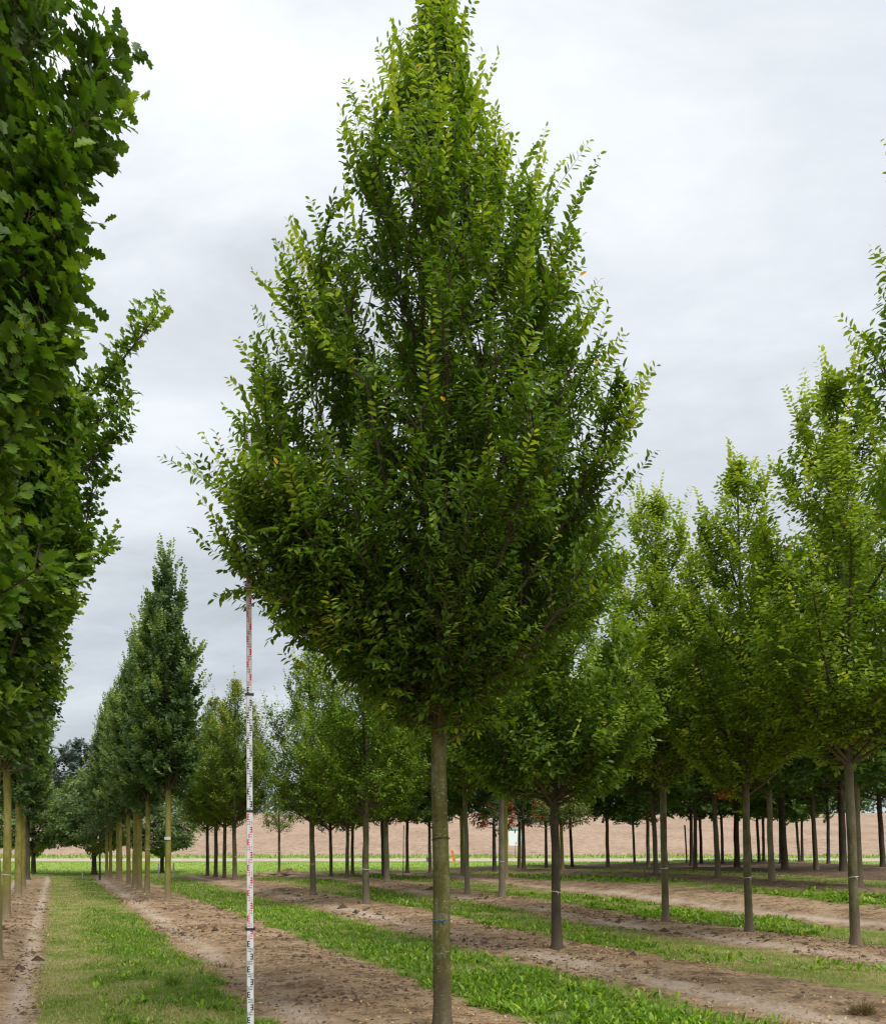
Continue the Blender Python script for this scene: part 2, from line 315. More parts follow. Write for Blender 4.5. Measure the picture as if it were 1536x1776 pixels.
def field_mat(name, stops, s1, s2, yscale, bump, detail=0.5):
    m, N, L = new_mat(name)
    g = N.new('ShaderNodeNewGeometry'); pos = g.outputs['Position']
    def noise(s, d, sc):
        mp = nd(N, 'ShaderNodeMapping'); mp.inputs['Scale'].default_value = sc; L.new(pos, mp.inputs[0])
        n = nd(N, 'ShaderNodeTexNoise', _Scale=s, _Detail=d, _Roughness=0.65); L.new(mp.outputs[0], n.inputs['Vector']); return n.outputs['Fac']
    a, b = noise(s1, 5, (1, yscale, 0)), noise(s2, 5, (1, 0.5, 0))
    f = mth(N, L, 'ADD', mth(N, L, 'MULTIPLY', a, 1 - detail), mth(N, L, 'MULTIPLY', b, detail))
    r = ramp_node(N, stops); L.new(f, r.inputs[0])
    p = nd(N, 'ShaderNodeBsdfPrincipled', _Roughness=0.95); L.new(r.outputs[0], p.inputs['Base Color']); p.inputs['Specular IOR Level'].default_value = 0.1
    bp = nd(N, 'ShaderNodeBump', _Strength=0.8, _Distance=bump); L.new(f, bp.inputs['Height']); L.new(bp.outputs[0], p.inputs['Normal'])
    o = N.new('ShaderNodeOutputMaterial'); L.new(p.outputs[0], o.inputs[0])
    return m
M['ground'] = ground_mat()
M['path'] = field_mat('gravel_path', [(0.35, (0.34, 0.275, 0.22)), (0.6, (0.48, 0.41, 0.345))], 1.2, 9.0, 0.6, 0.02)
M['field'] = field_mat('ploughed_soil', [(0.36, (0.20, 0.138, 0.096)), (0.47, (0.325, 0.226, 0.160)), (0.60, (0.43, 0.312, 0.232))], 0.12, 1.5, 0.4, 0.35, 0.65)

# ---------------------------------------------------------------- lie of the land
# (photo x, photo y, distance) of stem feet: the ground is fitted through these points
TREES = []      # filled below: dict(name,label,group,px,py,D,kind,...)
def T(kind, px, py, D, label, s=1.0, rot=None, name=None, cat='tree', group=None, dia=1.0, mat=None, bark=None, tie=None, lean=None):
    TREES.append(dict(kind=kind, px=px, py=py, D=D, label=label, s=s, rot=rot, name=name, cat=cat, group=group, dia=dia, mat=mat, bark=bark, tie=tie, lean=lean))
GO = 'columnar oaks in the row left of the grass lane'
GM = 'columnar oaks in the row behind the measuring staff'
GH = 'hornbeams in the nursery rows'
GB = 'trees at the far end of the nursery rows'
# the row left of the grass lane, from the camera outwards
T('oak_near', -240, 1967, 5.2, 'nearest columnar oak with large lobed dark leaves filling the upper left corner', group=GO, lean=0)
T('oak_near2', -98, 1755, 9.2, 'columnar oak just behind the nearest one, dense bright green crown at the left edge', group=GO, lean=0)
T('oak_near3', -8, 1672, 13.0, 'columnar oak at the left edge with two side branches sticking out against the sky', group=GO, lean=0)
T('oak_col', 10, 1600, 20.3, 'left oak whose whole mossy stem with a white band stands at the left edge', 0.95, 0.4, group=GO, tie=1.05)
T('oak_col2', 31, 1558, 29, 'left oak with pale green stem, second whole stem from the left edge', 0.88, 2.4, group=GO, dia=1.25)
T('oak_col', 40, 1545, 34.5, 'left oak close behind the second stem, third whole stem from the left edge', 0.85, 4.4, group=GO, dia=1.2)
T('oak_col2', 48, 1524, 44, 'dark stemmed far oak at the end of the left row, before the meadow', 0.85, 5.4, group=GO, dia=1.3, bark='bark_dark')
# the row of the big hornbeam, from the camera outwards
T('hornbeam_main', 767, 1797, 7.98, 'large teardrop shaped hornbeam standing alone in the middle, blue twine round its mossy stem', lean=0.5)
T('oak_col', 291, 1568, 27.0, 'tall columnar oak nearest the staff, mossy stem carrying a white tag', 0.950, 1.0, group=GM, tie=None)
T('oak_col2', 255, 1554, 31.7, 'columnar oak second in its row, stem left of the tagged one with white string', 0.921, 3.0, group=GM, tie=1.6)
T('oak_col', 242, 1547, 34.6, 'columnar oak third in its row, broad mossy stem pressed against the next one', 0.902, 5.0, group=GM, dia=1.15, tie=1.9)
T('oak_col2', 233, 1544, 36.2, 'columnar oak fourth in its row, stem half hidden by the third', 0.902, 0.6, group=GM, dia=1.15)
T('oak_col', 223, 1539, 39, 'columnar oak fifth in its row, stem alone between two close pairs', 0.883, 2.2, group=GM, dia=1.1)
T('oak_col2', 209, 1532, 43, 'columnar oak sixth in its row, right one of the close pair of stems', 0.874, 4.0, group=GM)
T('oak_col', 204, 1529, 44.5, 'columnar oak seventh in its row, left one of the close pair of stems', 0.874, 1.4, group=GM)
T('oak_col2', 192, 1527, 47, 'columnar oak eighth in its row, second stem from the left of the row', 0.874, 5.7, group=GM)
T('oak_col', 185, 1526, 49, 'columnar oak ninth in its row, leftmost and farthest mossy stem', 0.883, 3.6, group=GM)
# second row right of it
T('hornbeam_dark', 965, 1656, 14.4, 'dark spreading hornbeam right of the big tree, white string low on its black stem', 0.92, 0.3, group=GH, tie=0.93)
T('hornbeam_mid', 635, 1575, 24.2, 'hornbeam just left of the big stem, dark stem with a white string', 0.97, 1.1, group=GH, tie=0.98, dia=1.08)
T('hornbeam_mid2', 543, 1557, 29.2, 'hornbeam between the staff and the big tree, second dark stem left of the big one', 0.98, 2.3, group=GH, tie=1.05, dia=1.08)
T('hornbeam_mid', 407, 1527, 41, 'slender yellow green hornbeam nearest left of the staff, last of four stems', 1.12, 3.3, group=GH, mat='hornyellow', tie=1.1)
T('hornbeam_mid2', 389, 1523, 44, 'hornbeam left of the staff, third of four thin stems from the left', 1.02, 0.9, group=GH)
T('hornbeam_mid', 374, 1523, 46, 'golden topped hornbeam left of the staff, second of four thin stems from the left', 1.13, 5.1, group=GH, mat='hornyellow')
T('hornbeam_mid2', 360, 1525, 48, 'hornbeam beside the oaks, first of four thin stems from the left', 1.0, 2.9, group=GH)
T('small_ball', 484, 1519, 47, 'small young hornbeam with a little round crown on a thin stem before the pink field', 1.0, 0.2, group=GH, tie=1.3)
# third row
T('hornbeam_tall', 1483, 1642, 15.0, 'tallest light green hornbeam, thick pale stem with white string near the right edge', 0.95, 0.8, group=GH, tie=1.18)
T('hornbeam_tall2', 1299, 1621, 17.2, 'light green hornbeam with open fork, second of the three big right stems', 0.89, 2.0, group=GH, tie=1.08, mat=None)
T('hornbeam_tall', 1154, 1602, 19.6, 'light green hornbeam next right of the dark spreading one, first of three big right stems', 0.92, 3.9, group=GH, tie=1.2)
T('hornbeam_mid2', 870, 1559, 26, 'hornbeam with pale stem and white string in front of the red berries', 1.30, 1.7, group=GH, tie=1.05, bark='bark_pale', dia=0.78)
T('hornbeam_mid', 810, 1552, 28, 'hornbeam with pale stem close right of the big stem', 1.35, 4.7, group=GH, bark='bark_pale', dia=0.66)
T('hornbeam_mid2', 671, 1531, 35, 'hornbeam with a thick grey stem left of the big tree, beside a dark thin one', 0.95, 3.4, group=GH, bark='bark_pale', dia=1.25)
T('hornbeam_mid', 602, 1525, 39, 'hornbeam whose stem is the front one of a close pair before the meadow', 0.9, 0.1, group=GH)
T('hornbeam_mid2', 574, 1523, 42, 'hornbeam with thin leaning stem just right of the one by the staff', 0.88, 4.1, group=GH)
T('maple', 665, 1518, 41, 'far tree with dark thin stem directly behind the thick grey stem', 0.95, 5.2, group=GB, bark='bark_dark')
T('maple2', 611, 1516, 46, 'far tree whose stem is the rear one of a close pair before the meadow', 0.92, 1.3, group=GB)
T('maple', 706, 1517, 45, 'far tree with a leaning dark stem tied to a thin cane', 0.95, 2.7, group=GB, bark='bark_dark')
T('maple2', 746, 1517, 46, 'far tree whose stem peeps out just left of the big hornbeam stem', 0.95, 0.5, group=GB)
# right edge, beyond the frame
T('hornbeam_edge', 1855, 1796, 8.0, 'hornbeam cut by the right edge, only its upswept outer sprays in view', lean=0, group=GH)
# fourth and later rows
T('maple', 1490, 1545, 25, 'maple with smooth pale stem right behind the thick stem near the right edge', 1.05, 1.9, group=GB, bark='bark_pale')
T('maple2', 1338, 1533, 28, 'maple with pale straight stem between the second and third big right stems', 1.05, 0.2, group=GB, bark='bark_pale')
T('maple', 1245, 1526, 30, 'maple with a tuft of withered orange leaves at the top of its brown stem', 1.0, 3.0, group=GB, bark='bark')
T('maple2', 1137, 1518, 33, 'maple with greenish stem touching the left side of the first big right stem', 1.0, 4.6, group=GB)
T('maple', 877, 1528, 35, 'slim mossy stemmed tree just right of the pale stem by the red berries', 1.3, 0.9, group=GB, bark='bark_oak', dia=0.75)
T('maple2', 802, 1521, 38.5, 'far tree with mossy stem half hidden behind the pale one right of the big stem', 0.95, 5.9, group=GB, bark='bark_oak')
T('rowan', 857, 1510, 42, 'rowan with clusters of red berries hanging left of the pale stem', 0.95, 0.4, group='rowans with red berries')
T('rowan', 908, 1509, 43, 'rowan with many red berry clusters and a dark stem right of the white sign', 1.0, 2.8, group='rowans with red berries')
T('maple', 900, 1506, 45, 'far tree with thin stem standing in front of the white sign', 1.0, 1.1, group=GB)
T('maple2', 947, 1506, 46, 'far tree with thin dark stem close left of the dark spreading hornbeam stem', 0.85, 2.5, group=GB, bark='bark_dark')
T('globe', 975, 1508, 40, 'clipped flat bottomed tree with yellow variegated leaves behind the dark stem', 1.0, 0.0, group=GB, bark='bark_oak')
T('maple', 992, 1506, 46, 'far tree with thin dark stem right beside the clipped variegated crown', 0.9, 3.9, group=GB, bark='bark_dark')
T('maple2', 1054, 1505, 44, 'far tree with a leaning mossy stem standing alone before the pink field', 0.9, 0.7, group=GB, dia=1.1)
T('maple', 1100, 1500, 50, 'thin far tree right of the lone leaning stem', 0.8, 5.0, group=GB)
T('maple2', 1124, 1504, 42, 'far tree with dark forked top close left of the greenish stem', 0.95, 1.6, group=GB)
T('maple', 1155, 1499, 47, 'far tree hidden in part by the first big right stem', 0.95, 4.3, group=GB, bark='bark_dark')
T('maple2', 1199, 1501, 44, 'far tree with black stem just right of the blue grey pole', 0.95, 2.1, group=GB, bark='bark_dark')
T('maple', 1205, 1509, 37, 'maple with mossy stem in front of the black one by the blue grey pole', 0.95, 0.3, group=GB)
T('maple2', 1216, 1499, 48, 'far thin black stemmed tree between mossy stem and withered tuft', 0.9, 3.5, group=GB, bark='bark_dark')
T('maple', 1253, 1499, 47, 'far thin black stemmed tree just behind the withered tuft', 0.9, 5.5, group=GB, bark='bark_dark')
T('maple2', 1278, 1501, 36, 'thick black stemmed tree close left of the second big right stem', 1.0, 1.2, group=GB, bark='bark_dark', dia=1.25)
T('maple', 1301, 1497, 47, 'far stem hidden behind the second big right stem', 0.9, 2.9, group=GB, bark='bark_dark')
T('maple2', 1316, 1496, 49, 'far thin stem, left of the leaning pair right of the second big stem', 0.9, 4.9, group=GB, bark='bark_dark')
T('maple', 1324, 1496, 49.5, 'far thin stem, right of the leaning pair right of the second big stem', 0.9, 0.6, group=GB, bark='bark_dark')
T('maple2', 1354, 1497, 45, 'far thin black stem touching a thick leaning black one', 0.9, 2.2, group=GB, bark='bark_dark')
T('maple', 1361, 1504, 33, 'thick leaning black stemmed tree right of the pale straight stem', 1.05, 4.0, group=GB, bark='bark_dark', dia=1.3)
T('maple2', 1386, 1495, 50, 'far thin stem, left one of a V shaped pair', 0.85, 1.0, group=GB, bark='bark_dark', lean=5)
T('maple', 1391, 1495, 50.5, 'far thin stem, right one of a V shaped pair', 0.85, 3.2, group=GB, bark='bark_dark', lean=0)
T('maple2', 1415, 1517, 34, 'maple with slim brown stem midway between V shaped pair and right thick stem', 1.0, 5.3, group=GB, bark='bark')
T('maple', 1436, 1497, 45, 'far straight black stemmed tree left of the thick right stem', 0.95, 0.8, group=GB, bark='bark_dark')
T('maple2', 1462, 1508, 31, 'thick black stemmed tree touching the left side of the thick right stem', 1.05, 2.6, group=GB, bark='bark_dark', dia=1.3)
T('maple', 1531, 1499, 38, 'black stemmed tree at the very right edge', 1.05, 4.5, group=GB, bark='bark_dark', dia=1.2)
T('maple', 1585, 1545, 24, 'maple standing beyond the right edge, only the left half of its crown in view', 1.1, 0.9, group=GB)
T('maple2', 1570, 1510, 34, 'far maple beyond the right edge, only leaves at its left side in view', 1.1, 3.9, group=GB, bark='bark_dark')
# left background
T('spreading', 163, 1518, 52, 'low spreading pale green tree with dark forked stem at the end of the grass lane', 1.0, 0.5, group='spreading trees at the end of the lane', bark='bark_dark')
T('spreading', 58, 1517, 53, 'low spreading dark green tree behind the end of the left oak row', 0.95, 2.5, group='spreading trees at the end of the lane', bark='bark_dark')
T('spreading', 281, 1514, 54, 'low spreading tree with layered branches behind the tagged oak stem', 0.82, 4.2, group='spreading trees at the end of the lane', bark='bark_dark')
T('thin_sapling', 173, 1525, 46, 'thin dark sapling stem just left of the row of mossy oak stems', 0.9, 0.0, group=GB, bark='bark_dark')

base_y = [-80, 0, 30, 45, 52, 60, 66, 72, 76, 100, 150, 200, 240, 300, 420, 700]
base_z = [0, 0, 0.02, 0.1, 0.34, 0.50, 0.66, 0.92, 1.12, 2.6, 5.9, 9.2, 11.6, 13.4, 14.0, 12.0]
cpx = np.array([(t['px'] - CX) / F * t['D'] for t in TREES]); cpy = np.array([t['D'] for t in TREES])
cpr = np.array([EYE - (t['py'] - YH) / F * t['D'] for t in TREES]) - np.interp(cpy, base_y, base_z)
extra = [(-1.52, 6.82), (0, 0), (-4, 4), (4, 4), (8, 4), (3, 8), (-3, 12), (8, 10), (0, 15), (0, -5), (-12, 10), (12, 4), (-15, 30), (5, 12)]
cpx = np.concatenate([cpx, [e[0] for e in extra]]); cpy = np.concatenate([cpy, [e[1] for e in extra]]); cpr = np.concatenate([cpr, np.zeros(len(extra))])
def land(x, y):
    x = np.asarray(x, float); y = np.asarray(y, float); sh = x.shape
    x = x.ravel(); y = y.ravel(); num = np.zeros_like(x); den = np.full_like(x, 0.12)
    for a, b, r in zip(cpx, cpy, cpr):
        w = np.exp(-((x - a) ** 2 / 10 + (y - b) ** 2 / 22)); num += w * r; den += w
    return (np.interp(y, base_y, base_z) + num / den).reshape(sh)
K = 0.4487                                            # rows run along (-K, 1)
ROWS = [-1.16, 3.5, 8.5, 13.35, 18.3, 23.15, 28.0, 32.9, 37.8, 42.6, -5.9, -10.6]
def turf_amount(q, y):
    d = np.full(np.shape(q), 9.0)
    for k, r in enumerate(ROWS):
        c = r + (0.05 if k == 0 else -0.1); d = np.minimum(d, np.abs(q - c) - (0.95 if k == 0 else 1.32))
    t = np.clip(d / 0.35 + 0.5, 0, 1)
    end = 50.5 + 1.6 * (vnoise(q, y, 3.0, 2) - 0.5) * 2 - np.clip((q - 24) * 0.12, 0, 3)
    m = np.clip((y - end) / 1.5 + 0.5, 0, 1)
    thin = np.clip((q - 24) / 6, 0, 1) * np.clip(1 - m, 0, 1)      # under the dense trees the turf is worn away
    return np.maximum(t * (1 - 0.75 * thin), m), m
def relief(q, y):
    t, m = turf_amount(q, y)
    s = 1 - t
    mound = np.zeros(np.shape(q))
    for r in ROWS: mound += 0.07 * np.exp(-((q - r) / 0.75) ** 2)
    return mound * (1 - m) + s * (0.05 * (fbm(q, y, 0.9, 2, 1) - 0.5) + 0.085 * (fbm(q, y, 0.24, 3, 4) - 0.5) * np.clip(0.2 + 2.2 * (fbm(q, y, 1.6, 2, 15) - 0.28), 0.1, 1)) + t * 0.03 * (fbm(q, y, 0.5, 2, 7) - 0.5)
def gz(x, y):
    x = np.asarray(x, float); y = np.asarray(y, float)
    q = x + K * y
    w = np.clip((60 - y) / 10, 0, 1) * np.clip((y + 30) / 20, 0, 1)
    return land(x, y) + w * relief(q, y)

def grid(name, xs, ys, fx, fz, mat, attrs=None):
    Q, Y = np.meshgrid(xs, ys); X = fx(Q, Y)
    V = np.stack([X, Y, fz(X, Y)], -1)
    idx = np.arange(Q.size).reshape(Q.shape)
    Fq = np.stack([idx[:-1, :-1], idx[:-1, 1:], idx[1:, 1:], idx[1:, :-1]], -1).reshape(-1, 4)
    return mesh_np(name, V, [Fq], [mat], attrs=attrs(Q, Y) if attrs else None, smooth=True)
qs = np.concatenate([np.arange(-60, -16, 4), np.arange(-16, -3.2, 0.8), np.arange(-3.2, 15, 0.075), np.arange(15, 40, 0.25), np.arange(40, 110, 3.5)])
ys = np.concatenate([np.arange(-60, 5.5, 3.0), np.geomspace(5.5, 40, 250), np.arange(40.4, 76, 0.6), [76.0]])
def g_attrs(Q, Y):
    t, m = turf_amount(Q, Y)
    darken = np.clip((Q - 16) / 10, 0, 1) * np.clip((Y - 20) / 8, 0, 1) * (1 - m)  # shade of the right-hand trees, put into the soil colour
    lane = np.clip(1 - np.abs(Y - 51) / 3, 0, 1) * (Q > -3) * (1 - m) * 0.6
    packed = np.zeros(Q.shape)
    for c, w in ((-0.40, 0.12), (2.55, 0.22), (7.75, 0.25), (12.55, 0.25), (17.5, 0.25), (-1.85, 0.15)):
        packed = np.maximum(packed, np.exp(-((Q - c - 0.12 * (fbm(Q * 0, Y, 3.0, 2, int(c * 7) % 50) - 0.5)) / w) ** 2) * np.clip((0.75 if c == -0.40 else 0.2) + 1.6 * (fbm(Q, Y, 1.5, 2, 33) - 0.25), 0, 1))
    return {'packed': packed.ravel(), 'turf': t.ravel(), 'meadow': m.ravel(), 'soil_dark': np.maximum(darken, lane).ravel()}
o = link('ground', grid('ground', qs, ys, lambda q, y: q - K * y, gz, M['ground'], g_attrs), kind='structure')
xs = np.concatenate([np.arange(-700, -100, 50), np.arange(-100, 100, 4), np.arange(100, 701, 50)])
fy = np.concatenate([np.arange(76, 110, 1.5), np.geomspace(110, 900, 50)])
o = link('field', grid('field', xs, fy, lambda q, y: q, lambda x, y: land(x, y) + 0.2 * (fbm(x, y, 9, 2, 3) - 0.5) * np.clip((y - 76) / 6, 0, 1), M['field']), kind='structure')
pxs = np.arange(-75, 62, 1.0)
o = link('path', grid('path', pxs, np.linspace(66.6, 71.0, 9), lambda q, y: q, lambda x, y: land(x, y) + 0.035, M['path']), kind='structure')

# ---------------------------------------------------------------- leaves
def tmpl(kind):
    """lateral, along, fold, curl -> vertices and faces of a unit leaf"""
    if kind == 'quad':
        v = [(0, 0), (.5, .45), (0, 1), (-.5, .45)]
        return np.array(v), [np.array([[0, 1, 2, 3]])]
    if kind == 'six':
        v = [(0, 0), (.42, .28), (.38, .68), (0, 1), (-.38, .68), (-.42, .28)]
        return np.array(v), [np.array([[0, 1, 2, 3], [0, 3, 4, 5]])]
    if kind == 'ovate':
        v = [(0, 0), (0, .5), (0, 1), (.40, .2), (.5, .5), (.26, .8), (-.40, .2), (-.5, .5), (-.26, .8)]
        return np.array(v), [np.array([[0, 3, 4, 1], [1, 4, 5, 2], [0, 1, 7, 6], [1, 2, 8, 7]])]
    if kind == 'oak':
        half = [(.07, .10), (.20, .16), (.27, .24), (.16, .31), (.36, .39), (.41, .48), (.23, .54), (.44, .63), (.46, .72), (.25, .77), (.30, .86), (.24, .94), (.08, .97)]
        mid = [(0, 0), (0, .31), (0, .54), (0, .77), (0, 1)]
        v = mid + half + [(-x, y - 0.03) for x, y in half]
        f = []
        for off, fl in ((5, 0), (18, 1)):
            for i in range(4):
                poly = [i] + [off + 3 * i + j for j in range(4)] + [i + 1]
                f.append(poly[::-1] if fl else poly)
        return np.array(v), [np.array(f)]
    if kind == 'oak_lite':
        v = [(0, 0), (.30, .25), (.15, .35), (.5, .6), (.25, .72), (.22, .95), (-.2, .95), (-.25, .68), (-.5, .56), (-.15, .33), (-.3, .22), (0, .5)]
        return np.array(v), [np.array([[0, 1, 2, 11], [11, 2, 3, 4], [11, 4, 5, 6], [11, 6, 7, 8], [11, 8, 9, 10]]), np.array([[0, 11, 10]])]
    if kind == 'maple':
        v = [(0, 0), (.5, .2), (.3, .45), (.45, .75), (.12, .7), (0, 1), (-.12, .7), (-.45, .75), (-.3, .45), (-.5, .2)]
        return np.array(v), [np.array([[0, 1, 2, 3, 4], [0, 6, 7, 8, 9]]), np.array([[0, 4, 5, 6]])]
    if kind == 'strap':
        v = [(.12, 0), (.30, .28), (.5, .62), (.28, .9), (0, 1), (-.28, .9), (-.5, .62), (-.30, .28), (-.12, 0)]
        return np.array(v), [np.array([[0, 1, 7, 8], [1, 2, 6, 7], [2, 3, 5, 6]]), np.array([[3, 4, 5]])]
    if kind == 'blade':
        v = [(-.5, 0), (.5, 0), (.32, .55), (0, 1), (-.32, .55)]
        return np.array(v), [np.array([[0, 1, 2, 4]]), np.array([[4, 2, 3]])]
TM = {k: tmpl(k) for k in ('quad', 'six', 'ovate', 'oak', 'oak_lite', 'maple', 'strap', 'blade')}
def leaf_geom(kind, P, D, Nn, L, W, fold=0.18, curl=0.22, tint=None, rng=None):
    tv, tf = TM[kind]; n = len(P); m = len(tv)
    D = nrm(D); S = nrm(np.cross(D, Nn)); Nn = np.cross(S, D)
    fo = fold * (0.5 + rng.rand(n)) if np.isscalar(fold) else fold
    cu = curl * (rng.rand(n) * 1.6 - 0.2) if np.isscalar(curl) else curl
    lx = tv[None, :, 0] * W[:, None]; ly = tv[None, :, 1] * L[:, None]
    lz = np.abs(tv[None, :, 0]) * W[:, None] * fo[:, None] - (tv[None, :, 1] ** 2) * L[:, None] * cu[:, None]
    V = P[:, None] + lx[..., None] * S[:, None] + ly[..., None] * D[:, None] + lz[..., None] * Nn[:, None]
    off = (np.arange(n) * m)[:, None, None]
    Fs = [(f[None] + off).reshape(-1, f.shape[1]) for f in tf]
    return V.reshape(-1, 3), Fs, np.repeat(tint, m) if tint is not None else None

# ---------------------------------------------------------------- tree crowns
def grow(seed, prof, n_leaf, zb, zt, n1=34, sp2=0.17, l2=(0.35, 0.85), n3=5, l3=(0.14, 0.38), leaf=(0.075, 0.04), step=0.036,
         sprig=0.07, sprig_l=(0.3, 0.75), steep=(1.0, 2.0), lump=0.12, interior=0.3, droop=0.15, nup=0.85, low=1.0, trunk_r=0.09, flat=0.0, extra=(), stiff=0.75, tint_up=0.25):
    rng = np.random.RandomState(seed)
    pz, pr = np.array(prof, float)
    R = lambda z: np.interp(z, pz, pr, left=0.02, right=0.02)
    ph = rng.rand(8) * 6.28
    def Rl(p):
        a = np.arctan2(p[..., 1], p[..., 0]); z = p[..., 2]
        w = 0.4 * np.sin(3 * a + ph[0] + z * 0.9) + 0.35 * np.sin(5 * a - z * 2.1 + ph[1]) + 0.35 * np.sin(z * 4.3 + 2 * a + ph[2]) + 0.25 * np.sin(9 * a + z * 6 + ph[3])
        return R(z) * (1 + lump * w)
    up = np.array([0, 0, 1.])
    def clampl(O, E):
        """pull branch ends back inside the crown outline"""
        rE = np.hypot(E[..., 0], E[..., 1]); lim = Rl(E)
        k = np.clip((lim + 0.03) / np.maximum(rE, 1e-6), 0, 1)
        k = np.where(rE > lim, np.maximum(k, 0.25), 1)
        E2 = E.copy(); E2[..., 0] *= k; E2[..., 1] *= k
        over = E2[..., 2] > zt; E2[..., 2] = np.where(over, zt + 0.1 - rng.rand(*E2.shape[:-1]) * 1.1, E2[..., 2])
        return E2
    # limbs
    zz = np.linspace(zb + 0.1, zt - 0.4, 200); w = R(zz) + 0.35; cdf = np.cumsum(w) / w.sum()
    u = (np.arange(n1) + rng.rand(n1)) / n1
    ze = np.interp(u, cdf, zz); az = np.arange(n1) * 2.39996 + rng.rand(n1) * 0.7
    re = R(ze) * rng.uniform(0.62, 0.93, n1)
    zs = np.maximum(zb + 0.02 + 0.75 * rng.rand(n1) ** 1.6, ze - re * rng.uniform(steep[0], steep[1], n1) - 0.15)
    zs = np.minimum(zs, ze - 0.1)
    dirs = np.stack([np.cos(az), np.sin(az), 0 * az], -1)
    L0 = np.stack([0 * zs, 0 * zs, zs], -1); L2p = dirs * re[:, None]; L2p[:, 2] = ze
    L1p = dirs * (re * stiff)[:, None]; L1p[:, 2] = zs + (ze - zs) * (0.42 - 0.15 * flat)
    for (a_, r_, z0_, z1_) in extra:
        d = np.array([math.cos(a_), math.sin(a_), 0])
        L0 = np.vstack([L0, [0, 0, z0_]]); L2p = np.vstack([L2p, d * r_ + up * z1_]); L1p = np.vstack([L1p, d * r_ * 0.6 + up * (z0_ * 0.55 + z1_ * 0.45)])
    n1 = len(L0)
    L0 = np.vstack([L0, [0, 0, zb]]); L1p = np.vstack([L1p, [0.03, 0.02, (zb + zt) / 2]]); L2p = np.vstack([L2p, [0, 0, zt - 0.25]])   # leader
    lenL = np.linalg.norm(L1p - L0, axis=1) + np.linalg.norm(L2p - L1p, axis=1)
    # secondary
    cnt = np.maximum(3, (lenL / sp2).astype(int)); cnt[-1] = int(cnt[-1] * 2.2)
    pid = np.repeat(np.arange(len(cnt)), cnt); t = np.concatenate([(np.arange(c) + rng.rand(c)) / c for c in cnt])
    t = 0.12 + 0.88 * t
    kp = ~((pid == len(cnt) - 1) & (t > 0.72) & (rng.rand(len(t)) < 0.25 + 1.6 * (t - 0.72))); pid, t = pid[kp], t[kp]
    O2 = bez(L0[pid], L1p[pid], L2p[pid], t)
    T2 = nrm(bez(L0[pid], L1p[pid], L2p[pid], np.minimum(t + 0.02, 1.02)) - bez(L0[pid], L1p[pid], L2p[pid], t - 0.02))
    rnd = rng.normal(size=O2.shape); perp = nrm(rnd - (rnd * T2).sum(-1, keepdims=True) * T2)
    rad = O2 * np.array([1, 1, 0]); rad = nrm(rad + 1e-4)
    hf2 = np.clip((O2[:, 2:] - zb) / (zt - zb), 0, 1) * (1 - flat)
    isx = (pid >= n1 - len(extra)) & (pid < n1)
    d2 = nrm(T2 * 0.55 + perp * (0.9 - 0.25 * hf2) + up * (0.30 + 0.65 * hf2 - 0.3 * flat) + rad * 0.15)
    ll = rng.uniform(*l2, len(O2)) * (1 - 0.35 * t) * np.where((pid == len(cnt) - 1) & (t > 0.6), 1 - 0.9 * (t - 0.6), 1)
    islead = pid == len(cnt) - 1
    Er = O2 + d2 * ll[:, None] + up * (ll * (0.22 - 0.25 * flat))[:, None]
    E2 = np.where(isx[:, None], O2 + d2 * (0.6 * ll)[:, None], clampl(O2, Er))
    C2 = O2 + d2 * (ll * 0.5)[:, None]
    C2 = np.where(np.linalg.norm(E2 - O2, axis=1, keepdims=True) < 0.6 * ll[:, None], (O2 + E2) / 2, C2)
    # shoots
    n2 = len(O2); q = np.repeat(np.arange(n2), n3); t3 = np.tile((np.arange(n3) + 0.5) / n3, n2) + (rng.rand(n2 * n3) - 0.5) * 0.15
    O3 = bez(O2[q], C2[q], E2[q], t3); T3 = nrm(E2[q] - O2[q])
    rnd = rng.normal(size=O3.shape); rnd[:, 2] *= (1 - 0.7 * flat); perp = nrm(rnd - (rnd * T3).sum(-1, keepdims=True) * T3)
    d3 = nrm(T3 * 0.6 + perp * 0.75 + up * (0.28 + 0.4 * hf2[q] - 0.3 * flat)); l = rng.uniform(*l3, len(O3))
    E3 = np.where(isx[q][:, None], O3 + d3 * l[:, None], clampl(O3, O3 + d3 * l[:, None]))
    O3 = np.concatenate([O3, bez(O2, C2, E2, np.full(n2, 0.35))]); E3 = np.concatenate([E3, E2])
    tip3 = np.zeros(len(O3))
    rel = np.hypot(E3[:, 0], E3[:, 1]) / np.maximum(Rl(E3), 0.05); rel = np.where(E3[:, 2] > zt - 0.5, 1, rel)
    # long upright tip shoots standing out of the outline
    cand = np.where(rel > 0.72)[0]; ns = int(len(cand) * sprig); ci = rng.choice(cand, ns, replace=False) if ns else np.zeros(0, int)
    Os = E3[ci]; radS = nrm(Os * np.array([1, 1, 0]) + 1e-4)
    hfac = np.clip((Os[:, 2] - zb) / (zt - zb), 0, 1)
    ds = nrm(up * (0.35 + 0.9 * hfac)[:, None] + radS * (0.75 - 0.5 * hfac)[:, None] + rng.normal(size=Os.shape) * 0.14)
    ls = rng.uniform(*sprig_l, ns) * (0.65 + 0.5 * hfac)
    O3 = np.concatenate([O3, Os]); E3 = np.concatenate([E3, Os + ds * ls[:, None]]); tip3 = np.concatenate([tip3, np.ones(ns)]); rel = np.concatenate([rel, np.full(ns, 1.1)])
    keep = rng.rand(len(rel)) < np.clip(interior + 1.1 * rel ** 1.5, 0, 1) * np.where(E3[:, 2] < zb + 0.14 * (zt - zb), low, 1)
    O3, E3, tip3, rel = O3[keep], E3[keep], tip3[keep], rel[keep]
